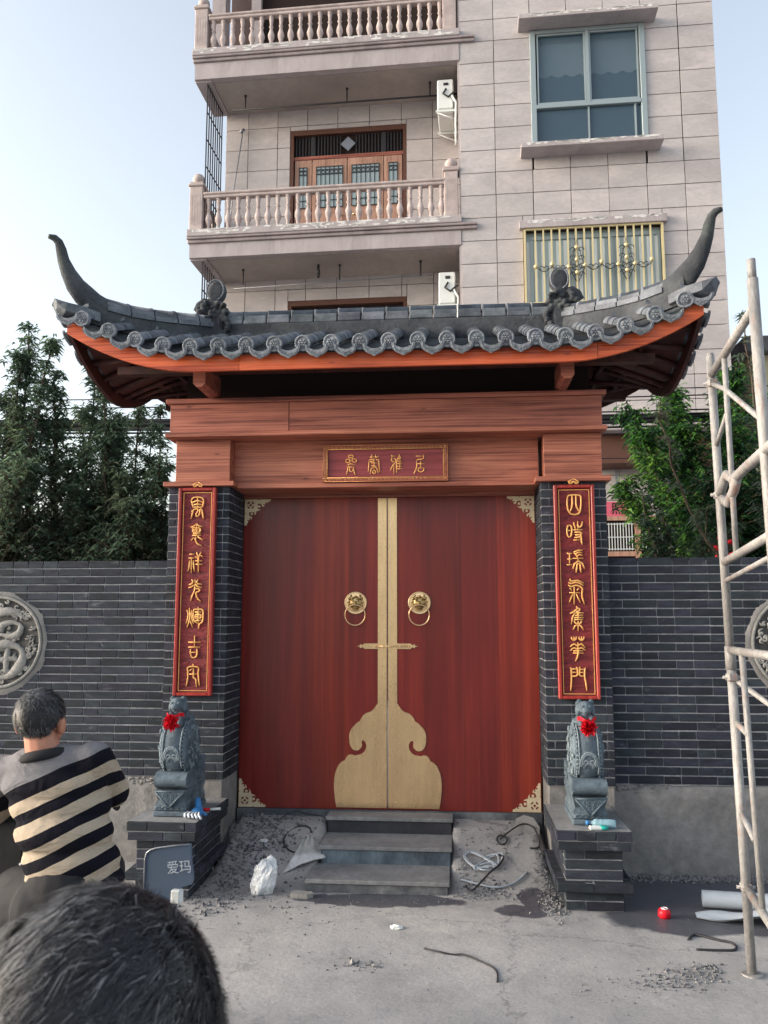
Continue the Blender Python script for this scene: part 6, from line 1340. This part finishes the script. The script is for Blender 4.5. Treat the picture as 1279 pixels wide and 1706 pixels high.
# shield panel: rounded outer corner, sloping top edge
sh = empty('front_shield', (0, 0, 0), parent=sc)
sh.matrix_local = (Matrix.Translation((-.91, -3.01, 0)) @ Matrix.Rotation(R(25), 4, 'Z')).inverted() @ Matrix.Translation((-.72, -2.95, 0)) @ Matrix.Rotation(R(-8), 4, 'Z')
prof = [(-.100, .48), (-.102, .764), (-.094, .789), (-.075, .803), (-.05, .811), (.025, .824), (.100, .834), (.106, .76), (.116, .70), (.110, .676), (.06, .66), (.03, .52)]
mb = MB(); mb.prism(prof, .352, .368, 'Y'); mb.build('shield_panel', M_panel, sh); MB().tube([(.0, .375, .56), (-.15, .36, .50), (-.36, .22, .42)], .014, 8).tube([(.05, .375, .70), (.02, .39, .60), (.0, .378, .50)], .010, 8).build('shield_arm', M_blackpl, sh)
mb = MB(); mb.tube([(x, .351, z) for x, z in prof[:7]], .004, 6); mb.build('shield_edge', M_steel, sh)
tm = text_mesh('爱玛', .056, .0006, .0003); tm.materials.append(M_letter); inst('lettering', tm, sh, (.055, .3505, .738), (PI/2, R(-7), 0))
MB().box(.028, .070, .33, .37, .600, .655, 0, .006).build('reflector', M_white, sh)

# ------------------------------------------------------------ things lying about
def at(x, y): return (x, y, gz(x, y))
def crumple(name, c, size, m, label, cat, seed, n=26, flat=.5, **k):
    """crumpled sheet / sack: noisy closed lump with folds"""
    rr = random.Random(seed); mb = MB(); mb.ball((0, 0, 0), 1, n)
    V = []
    for v in mb.v:
        v = Vector(v); f = 1+.34*noise.noise(v*1.7+Vector((seed, 0, 0)))+.20*abs(noise.noise(v*4+Vector((0, seed, 0))))+.12*noise.noise(v*9); v = v*f; V.append((v.x*size[0], v.y*size[1], max(v.z*size[2], -size[2]*flat)))
    zb = min(v[2] for v in V); mb.v = [(a, b, c_-zb) for a, b, c_ in V]; mb.sm = [False]*len(mb.f)
    o = mb.build(name, m, None, c, label=label, cat=cat); return o
# standing white sack: two stacked lobes in one bag
o = crumple('plastic_sack', at(-.745, -.55), (.085, .06, .115), M_whitecloth, 'crumpled white woven sack on the rubble left of the steps', 'sack', 3, 30, .85)
o.data.transform(Matrix.Shear('XY', 4, (.18, 0)))
# patterned sack leaning on the steps
sk = MB(); N = 14
for i in range(N):
    for j in range(N):
        u, v = i/(N-1), j/(N-1); wd = .035+.115*(1-v)**.9; x = -.02+(u-.5)*2*wd+.05*v; yy = -.02*math.sin(PI*u)-.012*math.sin(u*19)*(.3+v)-.0*v; z = .235*v+.01*math.sin(u*PI)-.05*(u-.5)*(1-v)*2*(-1)
        sk.v.append((x, yy+.09*v, z))
for side in (0,):
    sk.f = [(j+i*N, j+1+i*N, j+1+(i+1)*N, j+(i+1)*N) for i in range(N-1) for j in range(N-1)]
n0 = len(sk.v); sk.v += [(x, y+.035*math.sin(PI*(k % N)/(N-1))+.012, z) for k, (x, y, z) in enumerate(sk.v[:n0])]; sk.f += [tuple(n0+q for q in reversed(f)) for f in sk.f]
edge = [i*N for i in range(N)]+[(N-1)*N+j for j in range(1, N)]+[i*N+N-1 for i in range(N-2, -1, -1)]+[j for j in range(N-2, 0, -1)]
sk.f += [(edge[k], edge[(k+1) % len(edge)], edge[(k+1) % len(edge)]+n0, edge[k]+n0) for k in range(len(edge))]; sk.m = [0]*len(sk.f); sk.sm = [True]*len(sk.f)
def sackmat():
    m = mat('printed_sack', srgb(212, 212, 210), .6, srgb(186, 188, 190), 10, bump=.5, bscale=22); m = m.copy(); n = m.node_tree.nodes; l = m.node_tree.links; p = n['Principled BSDF']
    tc = n.new('ShaderNodeTexCoord'); br = n.new('ShaderNodeTexBrick'); br.inputs['Scale'].default_value = 34; br.inputs['Mortar Size'].default_value = .035; br.inputs['Color1'].default_value = srgb(206, 206, 204); br.inputs['Color2'].default_value = srgb(150, 152, 156); br.inputs['Mortar'].default_value = srgb(216, 216, 214); br.inputs['Bias'].default_value = -.55
    mp = n.new('ShaderNodeMapping'); mp.inputs['Rotation'].default_value = (PI/2, 0, 0); l.new(tc.outputs['Object'], mp.inputs[0]); l.new(mp.outputs[0], br.inputs[0])
    old = p.inputs['Base Color'].links[0].from_socket; x = n.new('ShaderNodeMix'); x.data_type = 'RGBA'; x.blend_type = 'MULTIPLY'
    sp = n.new('ShaderNodeSeparateXYZ'); l.new(tc.outputs['Object'], sp.inputs[0]); mr = n.new('ShaderNodeMapRange'); mr.inputs[1].default_value = .07; mr.inputs[2].default_value = .10; l.new(sp.outputs['Z'], mr.inputs[0]); l.new(mr.outputs[0], x.inputs[0])
    l.new(old, x.inputs[6]); l.new(br.outputs[0], x.inputs[7]); l.new(x.outputs[2], p.inputs['Base Color']); return m
o = sk.build('printed_sack', sackmat(), None, (-.50, -.22, .065), label='white sack with grey printed pattern slumped against the left end of the steps', cat='sack'); o.rotation_euler = (R(-38), 0, R(14)); o.location.z = gz(-.5, -.2)+.01
def slabstone(name, c, pts, h, m, label, cat, rz=0, tilt=0):
    o = MB().prism(pts, 0, h, 'Z').build(name, m, None, c, label=label, cat=cat); o.rotation_euler = (tilt, 0, rz); return o
slabstone('stone_chip', at(-.465, -.60), [(-.07, -.03), (.04, -.035), (.075, -.01), (.06, .025), (-.02, .04), (-.07, .035)], .028, M_relief, 'pale flat stone chip at the left foot of the bottom step', 'stone chip')
slabstone('concrete_lump', (1.03, .26, .235), [(-.09, -.07), (.08, -.07), (.09, .0), (.05, .07), (-.02, .09), (-.08, .06)], .06, M_conc, 'rounded piece of broken concrete leaning by the right door corner', 'concrete piece', 0, R(55))
def wire(P, r, m, label, cat='wire', n=6, name='wire'):
    P = [Vector((x, y, gz(x, y)+h)) for x, y, h in P]
    Q = []
    for i in range(len(P)-1):
        p0 = P[max(0, i-1)]; p1 = P[i]; p2 = P[i+1]; p3 = P[min(len(P)-1, i+2)]
        for k in range(6):
            t_ = k/6; Q.append(.5*((2*p1)+(p2-p0)*t_+(2*p0-5*p1+4*p2-p3)*t_*t_+(3*p1-p0-3*p2+p3)*t_**3))
    Q.append(P[-1]); return MB().tube(Q, r, n).build(name, m, None, label=label, cat=cat)
wire([(-.62+.10*math.cos(a), .06+.14*math.sin(a), .006+.01*math.sin(a*2)) for a in np.linspace(.4, 5.9, 12)], .0055, M_iron, 'loop of dark wire lying on the slope left of the steps')
wire([(-.80, .28, .01), (-.70, .33, .05), (-.6, .35, .03), (-.47, .30, .03), (-.44, .24, .01)], .004, M_iron, 'thin dark wire curving below the door left of the steps')
wire([(.345, -1.37, .004), (.42, -1.42, .01), (.50, -1.44, .004), (.56, -1.455, .012), (.64, -1.52, .004), (.70, -1.60, .006), (.722, -1.66, .004), (.718, -1.765, .004)], .005, M_iron, 'long bent twig lying on the ground in front of the steps', 'twig', name='twig')
wire([(1.795, -1.135, .004), (1.84, -1.06, .004), (1.87, -1.06, .006), (1.96, -1.13, .006), (2.01, -1.16, .006), (2.025, -1.21, .006), (2.0, -1.265, .006), (1.93, -1.275, .005), (1.80, -1.27, .004)], .0075, M_iron, 'bent dark steel bar on the ground near the scaffold foot', 'steel bar', name='steel_bar')
rr = random.Random(9); P = []
for k in range(26): a = k*.9; P.append((.70+.09*math.sin(a*1.3)+.05*math.sin(a*.31), -.17+.07*math.cos(a)+.03*math.sin(a*2.1), .012+.02*abs(math.sin(a*1.7))))
wire(P, .0060, M_sheet, 'tangle of pale rope and straps right of the bottom step', 'rope', name='rope_tangle')
wire([(.55, -.33, .015), (.66, -.38, .02), (.78, -.40, .015), (.90, -.34, .012), (.99, -.22, .01)], .0075, M_sheet, 'pale crooked stick beside the rope tangle', 'stick', name='stick')
wire([(.58, -.40, .02), (.62, -.48, .03), (.74, -.30, .05), (.80, -.20, .03), (.84, -.12, .03), (.80, -.08, .02)], .0065, M_iron, 'dark strap crossing the rope tangle', 'strap', name='dark_strap')
wire([(.83, .10, .01), (.92, .16, .04), (1.0, .22, .05), (1.07, .20, .04), (1.10, .10, .02), (1.09, .02, .01), (1.03, .01, .01)], .006, M_iron, 'hooked black cable on the slope by the right pillar', 'cable')
wire([(.84+.035*math.cos(a), .085+.05*math.sin(a), .012) for a in np.linspace(0, 9, 14)], .006, M_iron, 'small black cable coil on the slope right of the steps', 'cable')
crumple('paper_scrap', at(.175, -1.085), (.035, .025, .012), M_white, 'small white scrap of paper on the ground before the steps', 'paper scrap', 7, 12)
crumple('paper_scrap', at(-.86, .02), (.035, .03, .012), M_whitecloth, 'pale scrap on the rubble below the left door leaf', 'paper scrap', 8, 12)
b_ = empty('red_cap', at(1.748, -.79), label='round red plastic cap lying on the wet ground at right', cat='plastic cap')
MB().lathe([(0, 0), (.030, .0), (.037, .012), (.037, .034), (.030, .050), (.015, .056), (0, .056)], 20, caps=False).build('cap_body', M_red, b_); MB().tube([(.017*math.cos(a), .017*math.sin(a)-.010, .056) for a in np.linspace(0, 2*PI, 14)], .004, 6).build('cap_ring', M_whitecloth, b_)
# silvery sheets / pipe offcut at the scaffold foot
s = MB(); n = 22
for k, (x0, y0, z0, r_) in enumerate(((2.02, -.60, .040, .05),)):
    s.tube([(x0, y0, z0+.02), (x0+.55, y0-.10, z0+.03)], r_, 20, caps=False); s.tube([(x0+.001, y0, z0+.02), (x0+.549, y0-.10, z0+.03)], r_-.006, 20, caps=False)
s.build('rolled_sheet', M_sheet, None, label='grey rolled sheet lying on the wet ground behind the scaffold foot', cat='rolled sheet')
s = MB(); V = []; 
for i in range(19):
    u = i/18
    for j in range(9):
        v = j/8; x = 1.93+.62*u; y = -.74-.28*v*(.25+u)+.04*u; V.append((x, y, .02+.075*u*abs(math.sin(v*PI*1.5))*(.5+.5*u)+.012*math.sin(9*u+3*v)+.02*u))
s.add(V+[(a, b, c-.006) for a, b, c in V], [(i*9+j, i*9+j+1, i*9+10+j, i*9+9+j) for i in range(18) for j in range(8)]+[(171+i*9+j, 171+i*9+9+j, 171+i*9+10+j, 171+i*9+j+1) for i in range(18) for j in range(8)], 0, True)
s.build('crumpled_sheet', M_sheet, None, label='crumpled light grey sheet trailing under the scaffold on wet ground', cat='sheet')
# bottles, glove and pen on the pedestals
b_ = empty('water_bottle', (1.42, -.665, .507), R(-6), label='clear pale blue water bottle with blue cap lying on the right pedestal', cat='bottle')
T = Matrix.Rotation(PI/2, 4, 'Y')
gm = bpy.data.materials.new('clear_plastic'); gm.use_nodes = True; p = gm.node_tree.nodes['Principled BSDF']; p.inputs['Base Color'].default_value = srgb(176, 214, 228); p.inputs['Roughness'].default_value = .12; p.inputs['Transmission Weight'].default_value = .55; p.inputs['IOR'].default_value = 1.3
MB().lathe([(0, -.075), (.008, -.075), (.009, -.062), (.024, -.045), (.026, -.03), (.0235, -.02), (.026, -.01), (.026, .0), (.0235, .01), (.026, .02), (.026, .075), (.020, .084), (0, .084)], 20, T, caps=False).build('bottle_body', gm, b_); MB().lathe([(0, -.098), (.013, -.098), (.014, -.074), (0, -.074)], 16, T, caps=False).build('bottle_cap', M_blue, b_)
b_ = empty('drink_carton', (1.38, -.715, .482), R(4), label='small flattened drink pack with green label in front of the water bottle', cat='drink pack')
MB().box(-.045, .03, -.018, .018, 0, .020, 0, .004).build('pack_body', M_white, b_); MB().lathe([(0, .0201), (.028, .0205), (.028, .004), (.02, .001)], 14, Matrix.Translation((.045, 0, 0)), caps=False).build('green_label', M_teal, b_)
g_ = empty('work_glove', (-1.17, -.60, .482), R(-15), label='blue and white work glove dropped on the left pedestal', cat='glove')
g = MB(); g.ball((-.01, .03, .028), (.038, .05, .026), 10)
for k in range(4): capsule(g, (-.03+.022*k, .0, .022), (-.045+.034*k, -.055-.01*(k % 2), .012), .011, .008, 8, 3)
capsule(g, (.02, .04, .02), (.062, .02, .012), .012, .009, 8, 3); capsule(g, (-.02, .06, .04), (-.045, .09, .085), .026, .020, 10, 4); remesh(g.build('glove_body', M_blue, g_), .004, 2)
g = MB(); 
for k in range(5): g.tube([(-.045+.02*k, -.02, .032), (-.05+.026*k, -.055, .026), (-.035+.03*k, -.075, .008)], .007, 6)
g.build('glove_fingers', M_whitecloth, g_)
b_ = empty('marker_pen', (-1.13, -.42, .490), R(22), label='red and white marker pen lying behind the glove on the left pedestal', cat='pen')
MB().tube([(.0, 0, 0), (.07, 0, 0)], .009, 8).build('pen_barrel', M_white, b_); MB().tube([(-.045, 0, 0), (-.001, 0, 0)], .010, 8).build('pen_cap', M_red, b_)

# ------------------------------------------------------------ rubble, gravel, dust
def rubble(name, label, spots, seed, m=None, dark=.3):
    rr = random.Random(seed); V = []; F = []; MI = []
    base = [(-1, 0, 0), (1, 0, 0), (0, -1, 0), (0, 1, 0), (0, 0, -.6), (0, 0, .8)]; fc = [(0, 2, 5), (2, 1, 5), (1, 3, 5), (3, 0, 5), (2, 0, 4), (1, 2, 4), (3, 1, 4), (0, 3, 4)]
    for (cx, cy, sx_, sy_, n, s0, s1) in spots:
        for k in range(n):
            x, y = rr.gauss(cx, sx_), rr.gauss(cy, sy_)
            if -.47 < x < .50 and -.53 < y: continue
            if y > .4 and abs(x) < 1.16 or y > .08 and abs(x) > 1.15: continue
            s = s0+(s1-s0)*rr.random()**2.5; M = Matrix.Rotation(rr.uniform(0, 6.28), 3, 'Z') @ Matrix.Rotation(rr.uniform(-.6, .6), 3, 'X'); o = len(V); c = Vector((x, y, gz(x, y)+s*.25))
            q = [Vector((b[0]*rr.uniform(.6, 1.2), b[1]*rr.uniform(.5, 1), b[2]*rr.uniform(.6, 1.1)))*s for b in base]; V += [tuple(c+M @ v) for v in q]; F += [tuple(o+i for i in f) for f in fc]; MI += [1 if rr.random() < dark else 0]*8
    me = bpy.data.meshes.new(name); me.from_pydata(V, [], F); me.materials.append(M_rubble); me.materials.append(M_slabstep); me.polygons.foreach_set('material_index', MI)
    return inst(name, me, None, label=label, cat='rubble', kind='stuff')
rubble('rubble', 'heap of broken grey rubble on the slope between left pedestal and steps', [(-.90, .10, .14, .20, 650, .005, .022), (-.98, -.25, .10, .25, 500, .004, .022), (-.62, .02, .16, .2, 150, .004, .016), (-1.0, -.75, .10, .14, 160, .004, .02), (-.85, -.5, .2, .2, 120, .004, .02)], 21)
rubble('rubble', 'loose grit and chips along the right pillar and pedestal', [(1.10, -.25, .035, .25, 420, .004, .014), (1.12, -.65, .04, .09, 300, .004, .016), (.80, .15, .16, .16, 160, .003, .014), (1.0, .3, .1, .08, 90, .004, .014)], 22)
rubble('rubble', 'ridge of crumbled mortar along the foot of the right wall', [(1.75+.085*i, .02, .05, .045, 170, .004, .018) for i in range(22)], 23, dark=.1)
rubble('rubble', 'small debris pile around the rope tangle right of the bottom step', [(.72, -.42, .08, .06, 300, .004, .016), (.60, -.50, .08, .03, 120, .004, .014), (.58, -.2, .05, .1, 90, .004, .014)], 24)
rubble('rubble', 'scattered chips of rubble on the ground at lower right', [(1.65, -1.62, .10, .05, 220, .003, .014), (1.50, -1.74, .12, .04, 160, .003, .012), (1.78, -1.52, .05, .04, 120, .003, .014), (1.2, -1.9, .2, .05, 40, .003, .010)], 25)
rubble('gravel', 'fine gravel and crumbs strewn over the dusty ground', [(.3, -1.3, 1.1, .55, 160, .0015, .007), (.0, -1.62, .10, .05, 50, .003, .010), (-.5, -.8, .35, .14, 120, .002, .012), (1.5, -1.4, .6, .5, 90, .0015, .007), (.1, -.60, .35, .04, 90, .002, .008), (0.06, -1.60, .05, .03, 14, .01, .028), (-.6, -1.1, .5, .5, 60, .003, .012), (-1.6, -.2, .4, .3, 100, .003, .012)], 26)
for i, (x, y, s_) in enumerate(((-.02, -1.55, .028), (-.30, -1.52, .022), (-.50, -1.45, .016), (1.62, -2.05, .03), (.02, -1.35, .016))):
    pass
